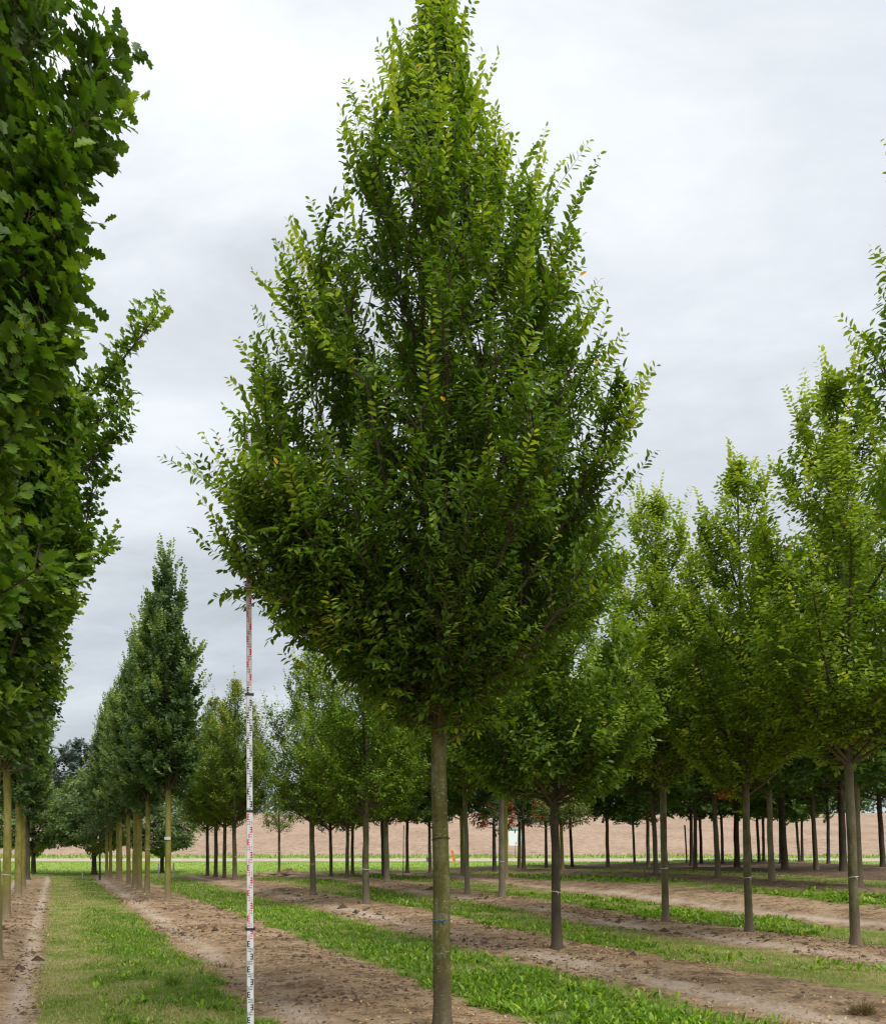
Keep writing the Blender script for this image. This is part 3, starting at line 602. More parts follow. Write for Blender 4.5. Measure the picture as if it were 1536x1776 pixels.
    # leaves, in two ranks along the shoots
    l = np.linalg.norm(E3 - O3, axis=1); cnt = np.maximum(2, (l / step).astype(int)); s = np.repeat(np.arange(len(cnt)), cnt)
    k = np.concatenate([np.arange(c) for c in cnt]); t = (k + 0.8) / cnt[s]
    P = O3[s] + (E3 - O3)[s] * t[:, None] + up * (0.0 * t)[:, None]
    Tn = nrm(E3 - O3)[s]
    radP = nrm(P * np.array([1, 1, 0]) + 1e-4)
    nb = np.repeat(rng.normal(size=(len(O3), 3)) * 0.30, cnt, axis=0)
    n_ = up * 0.75 + radP * 0.5 + nb; n_ = nrm(n_ - (n_ * Tn).sum(-1, keepdims=True) * Tn)
    side = np.cross(Tn, n_); sg = np.where(k % 2 == 0, 1.0, -1.0)
    term = (k == cnt[s] - 1)
    D = nrm(side * (sg * np.where(term, 0.15, 0.85))[:, None] + Tn * 0.55 - up * droop + rng.normal(size=P.shape) * 0.22)
    Nn = n_ * (1 - nup) + (up * 0.95 + radP * 0.18 + nb * 0.6) * nup + rng.normal(size=P.shape) * 0.28
    P = P + D * 0.006
    sz = rng.uniform(0.72, 1.2, len(P)) * np.where(tip3[s] > 0, 1.12 - 0.45 * t ** 3, 1.0)
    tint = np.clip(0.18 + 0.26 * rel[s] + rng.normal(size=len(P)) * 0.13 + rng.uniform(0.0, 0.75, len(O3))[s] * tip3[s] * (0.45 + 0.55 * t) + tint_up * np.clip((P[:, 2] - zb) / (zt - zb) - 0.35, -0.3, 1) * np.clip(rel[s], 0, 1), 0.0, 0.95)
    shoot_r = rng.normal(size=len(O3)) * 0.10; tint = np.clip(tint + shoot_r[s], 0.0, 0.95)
    tint = np.where(rng.rand(len(P)) < 0.0015, 1.0, tint)
    print('LEAVES', seed, len(P), n_leaf)
    if len(P) > n_leaf:
        pr_ = np.where(tip3[s] > 0, 9.0, 1.0); sel = np.sort(rng.choice(len(P), n_leaf, replace=False, p=pr_ / pr_.sum())); P, D, Nn, sz, tint = P[sel], D[sel], Nn[sel], sz[sel], tint[sel]
    Rr = rng.uniform(0.85, 1.15, len(P))
    return dict(P=P, D=D, N=Nn, L=leaf[0] * sz, W=leaf[1] * sz * Rr, tint=tint, limbs=(L0, L1p, L2p), sec=(O2, C2, E2), shoots=(O3, E3, tip3), rng=rng, zb=zb, zt=zt, trunk_r=trunk_r)

def trunk_mesh(name, r0, zb, zt, mat, sides=10, seed=0, flare=1.42):
    rng = np.random.RandomState(seed)
    z = np.concatenate([[-0.25, 0.0, 0.06, 0.2, 0.5], np.linspace(0.9, zb, 6), np.linspace(zb, zt - 0.3, 8)[1:]])
    r = np.interp(z, [-0.25, 0, 0.06, 0.25, zb - 0.2, zb + 0.05, zb + 0.25, zt], [r0 * flare * 1.1, r0 * flare * 1.05, r0 * (1 + (flare - 1) * 0.5), r0 * 1.02, r0 * 0.86, r0 * 0.92, r0 * 0.78, 0.012])
    r = r * (1 + rng.normal(size=len(z)) * 0.025)
    wob = np.cumsum(rng.normal(size=(len(z), 2)) * 0.010, axis=0); wob -= wob[1]; wob *= np.clip(z / 2, 0, 1)[:, None]
    wob *= np.interp(z, [0, zb, zt], [1, 0.6, 0.0])[:, None]
    P = np.stack([wob[:, 0], wob[:, 1], z], -1)[None]
    V, Fq = tubes(P, r[None], sides)
    ang = np.arctan2(V[:, 1], V[:, 0]); rr = 1 + 0.035 * np.sin(3 * ang + V[:, 2] * 1.3 + seed) + 0.02 * np.sin(7 * ang + V[:, 2] * 3.1 + seed) + np.clip(0.25 - V[:, 2], 0, 0.3) * 0.5 * np.sin(5 * ang + seed)
    c = np.repeat(P[0], sides, axis=0); V = c + (V - c) * rr[:, None]
    return mesh_np(name, V, [Fq], [mat], smooth=True)
def limb_geom(g, sel=None, sides=6, K_=7):
    L0, L1, L2 = g['limbs']
    L0, L1, L2 = L0[:-1], L1[:-1], L2[:-1]
    if sel is not None: L0, L1, L2 = L0[sel], L1[sel], L2[sel]
    t = np.linspace(0, 1, K_)[None].repeat(len(L0), 0)
    P = bez(L0[:, None], L1[:, None], L2[:, None], t)
    ln = np.linalg.norm(L2 - L0, axis=1)
    r0 = g['trunk_r'] * np.clip(0.10 + 0.08 * ln, 0.12, 0.34)
    Rr = r0[:, None] * (1 - 0.82 * t) + 0.003
    return tubes(P, Rr, sides)
def twig_geom(g, sides=4, frac=1.0, shoots=False):
    O, C, E = g['sec']; n = int(len(O) * frac)
    idx = g['rng'].permutation(len(O))[:n]; O, C, E = O[idx], C[idx], E[idx]
    t = np.linspace(0, 1, 4)[None].repeat(n, 0)
    V, Fq = tubes(bez(O[:, None], C[:, None], E[:, None], t), (0.0085 * (1 - 0.75 * t) + 0.0012), sides)
    if shoots:
        O3, E3, tip = g['shoots']; P = np.stack([O3, E3], 1)
        V2, F2 = tubes(P, np.tile(np.array([0.0030, 0.0010]), (len(O3), 1)), 3)
        V = np.concatenate([V, V2]); Fq = np.concatenate([Fq, F2 + len(V) - len(V2)])
    return V, Fq
def crown_mesh(name, g, kind, mat, mask=None, fold=0.18, curl=0.25):
    s = slice(None) if mask is None else mask
    V, Fs, ti = leaf_geom(kind, g['P'][s], g['D'][s], g['N'][s], g['L'][s], g['W'][s], fold, curl, g['tint'][s], np.random.RandomState(3))
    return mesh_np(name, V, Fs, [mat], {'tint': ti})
def loose_leaves(g, kind, mat, tree, cam_local, n, name='leaf'):
    """the n leaves that show largest from the camera become objects of their own; returns the mask of the rest"""
    P = g['P']; d = np.linalg.norm(P - cam_local, axis=1)
    face = np.abs((nrm(g['N']) * nrm(cam_local - P)).sum(-1))
    outer = np.hypot(P[:, 0], P[:, 1])
    score = g['L'] * (0.3 + face) / d
    score = np.where(g['vis'], score, 0) if 'vis' in g else score
    order = np.argsort(-score)[:n]
    meshes = []
    rng = np.random.RandomState(9)
    for ti in (0.2, 0.45, 0.65, 0.85):
        for c in (0.05, 0.25):
            V, Fs, t = leaf_geom(kind, np.zeros((1, 3)), np.array([[0, 1., 0]]), np.array([[0, 0, 1.]]), np.array([1.0]), np.array([1.0]), np.array([0.2]), np.array([c]), np.array([ti]), rng)
            meshes.append((ti, mesh_np('leaf', V, Fs, [mat], {'tint': t})))
    for i in order:
        ti = g['tint'][i]; cand = sorted(range(len(meshes)), key=lambda j: abs(meshes[j][0] - ti))[:2]
        o = link(name, meshes[cand[i % 2]][1], tree)
        D = nrm(g['D'][i]); S = nrm(np.cross(D, g['N'][i])); Nn = np.cross(S, D)
        L, W = g['L'][i], g['W'][i]
        o.matrix_local = Matrix(((S[0] * W, D[0] * L, Nn[0] * L, P[i][0]), (S[1] * W, D[1] * L, Nn[1] * L, P[i][1]), (S[2] * W, D[2] * L, Nn[2] * L, P[i][2]), (0, 0, 0, 1)))
    mask = np.ones(len(P), bool); mask[order] = False
    return mask

PROF = {
 'main': [[2.7, 3.0, 3.34, 3.72, 4.04, 4.4, 4.95, 5.48, 6.07, 6.6, 7.03, 7.46, 7.84, 8.26, 8.64, 9.07, 9.45, 9.75],
          [.15, .55, 1.02, 1.46, 1.72, 1.86, 1.92, 1.86, 1.70, 1.47, 1.23, .97, .72, .48, .31, .17, .09, .04]],
 'tall': [[3.0, 3.5, 4.1, 4.8, 5.6, 6.3, 6.9, 7.6, 8.6, 9.4, 10, 10.6], [.12, .5, 1.05, 1.7, 2.2, 2.2, 1.8, 1.3, 1.0, .72, .42, .06]],
 'mid': [[2.3, 2.7, 3.2, 3.8, 4.5, 5.2, 6.0, 6.8, 7.5, 8.1, 8.5], [.12, .8, 1.35, 1.75, 1.9, 1.75, 1.45, 1.05, .7, .35, .05]],
 'dark': [[2.4, 2.7, 3.1, 3.6, 4.2, 4.9, 5.6, 6.4, 7.2, 7.8], [.12, .8, 1.35, 1.8, 2.0, 1.95, 1.55, 1.05, .55, .05]],
 'oak': [[3.2, 3.5, 4.1, 5, 6, 7, 8, 9, 10, 10.8, 11.3], [.3, .8, 1.1, 1.22, 1.2, 1.08, .95, .78, .58, .32, .05]],
 'maple': [[2.45, 2.8, 3.3, 4.2, 5.2, 6.5, 8, 9, 9.5], [.3, 1.3, 1.9, 2.25, 2.3, 2.1, 1.5, .8, .1]],
 'oakA': [[2.3, 2.67, 3.37, 4.06, 4.76, 5.45, 6.1, 6.84, 8, 9, 10], [.5, .82, 1.0, 1.13, 1.22, 1.4, 1.58, 1.64, 1.4, .9, .1]],
 'oakB': [[2.3, 2.8, 3.5, 4.5, 6, 7, 8, 9, 10], [.5, .9, 1.1, 1.3, 1.4, 1.35, 1.1, .7, .1]],
 'oakC': [[2.7, 3.1, 3.7, 5, 6.2, 7, 8, 9, 10, 11], [.4, .8, .92, 1.0, 1.15, 1.45, 1.6, 1.2, .8, .1]],
 'edge': [[2.7, 3.6, 4.5, 4.9, 5.3, 5.85, 6.65, 7.46, 7.7, 8.26, 9.2, 10.2, 10.8], [.12, .9, 1.35, 1.5, 1.72, 1.9, 2.0, 1.8, 1.72, 1.6, 1.1, .5, .1]],
 'spread': [[1.7, 2.0, 2.6, 3.4, 4.4, 5.4, 6.2, 6.7], [1.2, 2.3, 2.9, 2.9, 2.4, 1.7, .9, .1]],
 'ball': [[2.2, 2.35, 2.7, 3.2, 3.7, 4.2, 4.7], [.1, .55, .95, 1.05, .95, .6, .05]],
 'rowan': [[1.9, 2.2, 2.8, 3.6, 4.6, 5.4, 6.0], [.3, 1.0, 1.4, 1.5, 1.2, .7, .1]],
 'globe': [[2.0, 2.08, 2.3, 2.8, 3.2, 3.5], [.9, 1.25, 1.45, 1.4, 1.0, .2]],
 'farm': [[2, 4, 7, 10, 13, 15.5, 17], [2.0, 4.6, 6.5, 6.9, 5.6, 3.6, .4]],
}
PROTO = {}
def proto(kind, prof, seed, n, zb, zt, ltype, lmat, bark, r0, sides=9, twig_frac=0.5, **kw):
    g = grow(seed, PROF[prof], n, zb, zt, trunk_r=r0, **kw)
    tm = trunk_mesh('trunk', r0, zb, zt, M[bark], sides, seed)
    V, Fq = limb_geom(g); V2, F2 = twig_geom(g, 3, twig_frac)
    lm = mesh_np('limbs', np.concatenate([V, V2]), [np.concatenate([Fq, F2 + len(V)])], [M['bark_limb']], smooth=True)
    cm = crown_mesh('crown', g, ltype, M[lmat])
    PROTO[kind] = dict(trunk=tm, limbs=lm, crown=cm, zb=zb, zt=zt, r0=r0, g=g)
hb = dict(leaf=(0.100, 0.058), step=0.036, sp2=0.11, n3=7, l3=(0.16, 0.42), l2=(0.4, 0.95))
proto('hornbeam_tall', 'tall', 21, 36000, 3.2, 10.6, 'six', 'hornlit', 'bark', 0.088, n1=38, sprig=0.09, lump=0.2, interior=0.2, **hb)
proto('hornbeam_tall2', 'tall', 22, 34000, 2.95, 10.6, 'six', 'hornlit', 'bark', 0.088, n1=32, sprig=0.10, lump=0.26, interior=0.15, **hb)
proto('hornbeam_dark', 'dark', 23, 34000, 2.5, 7.8, 'six', 'hornmid', 'bark_dark', 0.088, n1=38, sprig=0.05, steep=(1.1, 2.0), **hb)
hb2 = dict(hb, leaf=(0.10, 0.06), step=0.042, sp2=0.13)
proto('hornbeam_mid', 'mid', 24, 30000, 2.45, 8.5, 'quad', 'hornmid', 'bark', 0.095, n1=34, sprig=0.06, lump=0.16, **hb2)
proto('hornbeam_mid2', 'mid', 25, 30000, 2.45, 8.5, 'quad', 'hornmid', 'bark', 0.095, n1=34, sprig=0.06, lump=0.2, **hb2)
ob = dict(leaf=(0.13, 0.088), step=0.036, sp2=0.11, n3=7, l2=(0.3, 0.65), l3=(0.12, 0.3), steep=(2.0, 3.5), lump=0.30, sprig=0.11, sprig_l=(0.3, 0.8), droop=0.05, nup=0.4)
proto('oak_col', 'oak', 31, 30000, 3.35, 11.3, 'six', 'oakfar', 'bark_oak', 0.10, n1=34, **ob)
proto('oak_col2', 'oak', 32, 30000, 3.35, 11.3, 'six', 'oakfar', 'bark_oak', 0.10, n1=34, **ob)
mp = dict(leaf=(0.15, 0.15), step=0.07, sp2=0.15, n3=6, l2=(0.4, 0.9), l3=(0.2, 0.45), steep=(0.6, 1.5), lump=0.2, sprig=0.03, droop=0.35, interior=0.25, nup=0.5)
proto('maple', 'maple', 41, 14000, 2.5, 9.5, 'maple', 'maple', 'bark', 0.095, n1=26, **mp)
proto('maple2', 'maple', 42, 14000, 2.5, 9.5, 'maple', 'maple', 'bark', 0.095, n1=26, **mp)
proto('spreading', 'spread', 51, 24000, 1.75, 6.7, 'quad', 'spread', 'bark_dark', 0.15, n1=36, leaf=(0.20, 0.11), step=0.07, sp2=0.18, n3=6, l2=(0.5, 1.3), l3=(0.25, 0.5), steep=(0.25, 0.9), lump=0.2, flat=0.9, sprig=0.02)
proto('small_ball', 'ball', 52, 8000, 2.25, 4.7, 'quad', 'hornmid', 'bark', 0.075, n1=24, leaf=(0.10, 0.06), step=0.06, sp2=0.15, l2=(0.25, 0.5), n3=4, steep=(0.5, 1.3))
proto('rowan', 'rowan', 53, 6000, 2.0, 6.0, 'six', 'rowan', 'bark_dark', 0.10, n1=20, leaf=(0.20, 0.07), step=0.08, sp2=0.2, n3=4, droop=0.6, steep=(0.5, 1.2))
proto('globe', 'globe', 54, 9000, 2.05, 3.5, 'quad', 'globe', 'bark_oak', 0.09, n1=24, leaf=(0.11, 0.075), step=0.06, sp2=0.16, l2=(0.3, 0.6), n3=4, steep=(0.2, 0.8), lump=0.05, sprig=0)
proto('thin_sapling', 'ball', 55, 1200, 2.25, 4.7, 'quad', 'oakfar', 'bark_dark', 0.06, n1=14, leaf=(0.12, 0.08), step=0.08, sp2=0.2, n3=3)
def tie_mesh(name, r, mat, tail=True, seed=0, th=0.006):
    rng = np.random.RandomState(seed); mb = MB()
    a = np.linspace(0, 2 * np.pi, 21)
    P = np.stack([np.cos(a) * r, np.sin(a) * r, 0.014 * np.sin(a + rng.rand() * 6)], -1)
    mb.tube(P, th, 5)
    if tail:
        k = (0.2 * r, -r * 1.02, 0.0)
        mb.tube([k, (k[0] + 0.012, k[1] - 0.012, -0.02), (k[0] + 0.005, k[1] - 0.014, -0.055)], [th, th * .8, th * .5], 5)
        mb.tube([k, (k[0] - 0.03, k[1] - 0.014, 0.012)], [th * 1.5, th * .6], 5)
    return mb.mesh(name, [mat], True)
MATVAR = {}
def mesh_with(me, mat, slot=0):
    key = (me.name, mat)
    if key not in MATVAR:
        c = me.copy(); c.materials[slot] = M[mat]; MATVAR[key] = c
    return MATVAR[key]
NAME = dict(oak_near='columnar_oak', oak_near2='columnar_oak', oak_near3='columnar_oak', oak_col='columnar_oak', oak_col2='columnar_oak', maple='maple_tree', maple2='maple_tree',
            spreading='spreading_tree', small_ball='young_hornbeam', rowan='rowan_tree', globe='clipped_tree', thin_sapling='sapling')

# near trees, each grown on its own
def near_tree(t, tree):
    k = t['kind']; cl = np.array([0, 0, EYE]) - np.array(tree.location)
    x0, y0, z0 = tree.location
    def inview(g, sx=60):
        W = g['P'] + np.array(tree.location)
        u = CX + W[:, 0] / np.maximum(W[:, 1], 0.5) * F; v = YH - (W[:, 2] - EYE) / np.maximum(W[:, 1], 0.5) * F
        g['vis'] = (u > 0) & (u < 1536) & (v > 0) & (v < 1776)
        return (u > -45) & (u < 1581) & (v > -60)
    if k == 'hornbeam_main':
        g = grow(11, PROF['main'], 118000, 2.72, 9.75, n1=72, sp2=0.10, l2=(0.3, 0.75), n3=6, l3=(0.13, 0.34), leaf=(0.073, 0.036), step=0.0195, sprig=0.15, sprig_l=(0.25, 0.6), steep=(0.9, 1.9), lump=0.06, low=0.8, tint_up=0.34, interior=0.22, trunk_r=0.088,
                 extra=((-2.3, 1.95, 2.9, 4.1), (-2.38, 1.9, 3.0, 4.25), (-2.2, 1.95, 3.0, 4.3), (-2.3, 1.85, 3.0, 4.35), (-2.55, 1.85, 2.85, 4.0), (-2.42, 1.88, 3.0, 4.4), (-2.25, 1.9, 3.0, 4.2), (-2.35, 1.9, 3.0, 3.8)) + tuple((i * 1.1 + 0.3, 0.30 + 0.12 * (i % 3), 2.62 + 0.05 * (i % 4), 2.80 + 0.16 * (i % 3)) for i in range(5)))
        inview(g)
        link('trunk', trunk_mesh('trunk', 0.083, 2.72, 9.75, M['bark_main'], 20, 3, 1.12), tree)
        for i in range(72 + 13):
            V, Fq = limb_geom(g, [i], 8, 9); link('limb', mesh_np('limb', V, [Fq], [M['bark_limb']], smooth=True), tree)
        V, Fq = twig_geom(g, 4, 1.0, True); link('twigs', mesh_np('twigs', V, [Fq], [M['bark_limb']]), tree, kind='stuff')
        rest = loose_leaves(g, 'ovate', M['horn'], tree, cl, 300)
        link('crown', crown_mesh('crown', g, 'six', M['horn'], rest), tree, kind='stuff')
        o = link('twine', tie_mesh('twine', 0.086, M['bluetwine'], True, 1, 0.0032), tree, (0, 0, 0.99)); o['label'] = 'blue twine knotted round the stem'
        o = link('wire', tie_mesh('wire', 0.083, M['wire'], False, 2, 0.0042), tree, (0, 0, 1.74)); o['label'] = 'dark wire round the stem'
    elif k == 'hornbeam_edge':
        g = grow(12, PROF['edge'], 60000, 2.72, 10.8, n1=50, sp2=0.12, l2=(0.3, 0.8), n3=6, l3=(0.13, 0.36), leaf=(0.085, 0.044), step=0.031, sprig=0.11, steep=(0.9, 1.9), lump=0.12, interior=0.1, trunk_r=0.088)
        near = inview(g); far = ~near & (g['rng'].rand(len(near)) < 0.35)
        link('trunk', trunk_mesh('trunk', 0.085, 2.72, 10.8, M['bark_main'], 10, 4, 1.12), tree)
        V, Fq = limb_geom(g); V2, F2 = twig_geom(g, 3, 1.0, False)
        link('limbs', mesh_np('limbs', np.concatenate([V, V2]), [np.concatenate([Fq, F2 + len(V)])], [M['bark_limb']], smooth=True), tree)
        rest = loose_leaves(g, 'ovate', M['horn'], tree, cl, 120)
        link('crown', crown_mesh('crown', g, 'six', M['horn'], rest & (near | far)), tree, kind='stuff')
    else:
        cfg = {'oak_near': ('oakA', 13, 2.3, 10, 0.13, 42000, 'oak', 1.0, ()),
               'oak_near2': ('oakB', 14, 2.3, 10, 0.13, 30000, 'oak_lite', 1.0, ()),
               'oak_near3': ('oakC', 15, 2.8, 11, 0.115, 19000, 'oak_lite', 1.0, ((0.10, 2.3, 7.2, 9.75), (0.0, 1.9, 6.2, 8.0), (-0.1, 1.75, 5.3, 6.0), (0.2, 1.75, 6.8, 8.6), (-0.25, 1.7, 6.2, 8.0)))}[k]
        prof, seed, zb, zt, r0, n, lt, _, ex = cfg
        g = grow(seed, PROF[prof], n, zb, zt, n1=56, sp2=0.10, l2=(0.25, 0.6), n3=7, l3=(0.10, 0.26), leaf=(0.128, 0.095), step=0.040, sprig=0.06, sprig_l=(0.15, 0.4), steep=(1.6, 3.0), lump=0.17, interior=0.12, droop=0.12, nup=0.45, trunk_r=r0, extra=ex, tint_up=0.05)
        near = inview(g); far = ~near & (g['rng'].rand(len(near)) < 0.33)
        link('trunk', trunk_mesh('trunk', r0 * 0.85, zb, zt, M['bark_oak'], 12, seed, 1.15), tree)
        V, Fq = limb_geom(g); link('limbs', mesh_np('limbs', V, [Fq], [M['bark_limb']], smooth=True), tree)
        V, Fq = twig_geom(g, 3, 1.0, k == 'oak_near'); link('twigs', mesh_np('twigs', V, [Fq], [M['bark_limb']]), tree, kind='stuff')
        rest = loose_leaves(g, lt, M['oak'], tree, cl, 300 if k == 'oak_near' else 200)
        V1, F1, t1 = leaf_geom(lt, g['P'][rest & near], g['D'][rest & near], g['N'][rest & near], g['L'][rest & near], g['W'][rest & near], 0.2, 0.3, g['tint'][rest & near], np.random.RandomState(1))
        V2, F2, t2 = leaf_geom('six', g['P'][far], g['D'][far], g['N'][far], g['L'][far] * 1.3, g['W'][far] * 1.3, 0.2, 0.3, g['tint'][far], np.random.RandomState(2))
        link('crown', mesh_np('crown', np.concatenate([V1, V2]), F1 + [f + len(V1) for f in F2], [M['oak']], {'tint': np.concatenate([t1, t2])}), tree, kind='stuff')

rngT = np.random.RandomState(77)
for t in TREES:
    x = (t['px'] - CX) / F * t['D']; y = t['D']; z = float(gz(np.array([x]), np.array([y]))[0])
    k = t['kind']
    nm = t['name'] or NAME.get(k, 'hornbeam_tree')
    tree = root(nm, t['label'], t['cat'], (x, y, z), t['group'])
    lean = t['lean'] if t['lean'] is not None else 0.9 + 0.0019 * (t['px'] - CX) + rngT.normal() * 0.35
    if k in ('oak_near', 'oak_near2', 'oak_near3', 'hornbeam_edge', 'hornbeam_main'):
        near_tree(t, tree)
    else:
        p = PROTO[k]; s = t['s']
        w = s * {'hornbeam_tall': 1.18, 'hornbeam_tall2': 1.22, 'hornbeam_dark': 1.1, 'maple': 1.12, 'maple2': 1.12, 'spreading': 1.1, 'hornbeam_mid': 1.12, 'hornbeam_mid2': 1.12}.get(k, 1.0)
        for part, scl in (('trunk', (s * t['dia'], s * t['dia'], s)), ('limbs', (w, w, s)), ('crown', (w, w, s))):
            me = p[part]
            if part == 'crown' and t['mat']: me = mesh_with(me, t['mat'])
            if part == 'trunk' and t['bark']: me = mesh_with(me, t['bark'])
            o = link(part, me, tree); o.scale = scl; o.rotation_euler = (0, 0, t['rot'])
            if part == 'crown': o['kind'] = 'stuff'
        if t['tie']:
            r = p['r0'] * s * t['dia'] * 0.99
            link('twine', tie_mesh('twine', r, M['whitetwine'], t['D'] < 22, int(t['px']), 0.006 if t['D'] < 22 else 0.009), tree, (0, 0, t['tie']))
        if k == 'rowan':
            rb = np.random.RandomState(int(t['px'])); g = p['g']; low = np.where((g['P'][:, 2] < 4.2) & (np.hypot(g['P'][:, 0], g['P'][:, 1]) > 0.4))[0]
            ico = np.array([(0, 0, 1), (1, 0, 0), (0, 1, 0), (-1, 0, 0), (0, -1, 0), (0, 0, -1)], float)
            fi = np.array([(0, 1, 2), (0, 2, 3), (0, 3, 4), (0, 4, 1), (5, 2, 1), (5, 3, 2), (5, 4, 3), (5, 1, 4)])
            ca, sa = math.cos(t['rot']), math.sin(t['rot'])
            G = g['P'][low]; G = np.stack([G[:, 0] * ca - G[:, 1] * sa, G[:, 0] * sa + G[:, 1] * ca, G[:, 2]], -1)
            G = G[(G[:, 1] < -0.35) & (G[:, 2] < 3.9)]
            for c in rb.choice(len(G), min(36, len(G)), replace=False):
                mb = MB()
                for j in range(16):
                    mb.add(ico * 0.027 + rb.normal(size=3) * np.array([0.055, 0.055, 0.032]), fi)
                o = link('berry_cluster', mb.mesh('berry_cluster', [M['berry']], True), tree)
                o.location = (G[c][0] * s * 1.05, G[c][1] * s * 1.15 - 0.12, G[c][2] * s - 0.05)
        if 'white tag' in t['label']:
            mb = MB(); r = p['r0'] * 1.04; a = np.linspace(math.radians(-165), math.radians(-15), 9)
            for i in range(8):
                mb.quad((math.cos(a[i]) * r, math.sin(a[i]) * r, -0.045), (math.cos(a[i + 1]) * r, math.sin(a[i + 1]) * r, -0.045), (math.cos(a[i + 1]) * r, math.sin(a[i + 1]) * r, 0.045), (math.cos(a[i]) * r, math.sin(a[i]) * r, 0.045))
            link('tag', mb.mesh('tag', [M['white']]), tree, (0, 0, (1568 - 1459) / 55.5))
        if 'withered' in t['label'] and 'tuft' in t['label'] and 'top of its' in t['label']:
            rb = np.random.RandomState(4); n = 60
            P = rb.normal(size=(n, 3)) * np.array([0.15, 0.12, 0.10]) + np.array([0.02, -1.1, 2.85])
            V, Fs, ti = leaf_geom('maple', P, rb.normal(size=(n, 3)) - np.array([0, 0, .6]), rb.normal(size=(n, 3)), np.full(n, .13), np.full(n, .11), .3, .5, rb.rand(n), rb)
            mb = MB()
            o = link('withered_leaves', mesh_np('withered_leaves', V, Fs, [M['dead']], {'tint': ti}), tree, kind='stuff'); o['label'] = 'withered orange leaves'
            mb.tube([(0, 0, 2.45), (0.0, -0.5, 2.70), (0.02, -1.1, 2.9)], [0.014, 0.010, 0.004], 5); link('dead_twig', mb.mesh('dead_twig', [M['bark_limb']]), tree)
    tree.rotation_euler = (0, math.radians(-lean), 0)

# dark oak far behind on the hill, and the edge of a wood beside it
far = [(138, 175, 0.95, 0.3, 'round topped dark oak far off on the hill, seen through the gap at the left'),
       (112, 250, 0.62, 1.7, 'faint far tree low on the hill left of the round topped oak'),
       (86, 260, 0.7, 2.9, 'faint far tree on the hill, half behind the left oaks'),
       (165, 230, 0.75, 4.9, 'far tree on the hill right behind the round topped oak')]
g = grow(61, PROF['farm'], 12000, 2.4, 17, n1=34, leaf=(0.85, 0.62), step=0.24, sp2=0.7, n3=5, l2=(1.2, 3.0), l3=(0.6, 1.3), steep=(0.5, 1.1), lump=0.3, sprig=0.02, trunk_r=0.4)
cmf = crown_mesh('crown', g, 'quad', M['hazy']); tmf = trunk_mesh('trunk', 0.38, 2.4, 17, M['bark_dark'], 8, 5)
V, Fq = limb_geom(g); lmf = mesh_np('limbs', V, [Fq], [M['bark_dark']], smooth=True)
for px, D, s, rz, lab in far:
    x = (px - CX) / F * D
    tree = root('distant_oak', lab, 'tree', (x, D, float(land(np.array([x]), np.array([D]))[0])), 'trees on the far hill')
    for nm, me in (('trunk', tmf), ('limbs', lmf), ('crown', cmf)):
        o = link(nm, me, tree); o.scale = (s, s, s); o.rotation_euler = (0, 0, rz)
        if nm == 'crown': o['kind'] = 'stuff'

rw = np.random.RandomState(8); n = 9000
x = rw.uniform(-175, 190, n); y = 246 + rw.normal(size=n) * 4; hgt = 3.0 + 6.5 * fbm(x, x * 0, 16, 3, 2)
P = np.stack([x, y, land(x, y) + hgt * rw.rand(n) ** 0.7 - 0.4], -1)
V, Fs, ti = leaf_geom('quad', P, rw.normal(size=(n, 3)), rw.normal(size=(n, 3)), rw.uniform(.8, 1.6, n), rw.uniform(.7, 1.3, n), .2, .3, rw.rand(n), rw)
link('distant_wood', mesh_np('distant_wood', V, Fs, [M['hazy']], {'tint': ti}), kind='stuff')

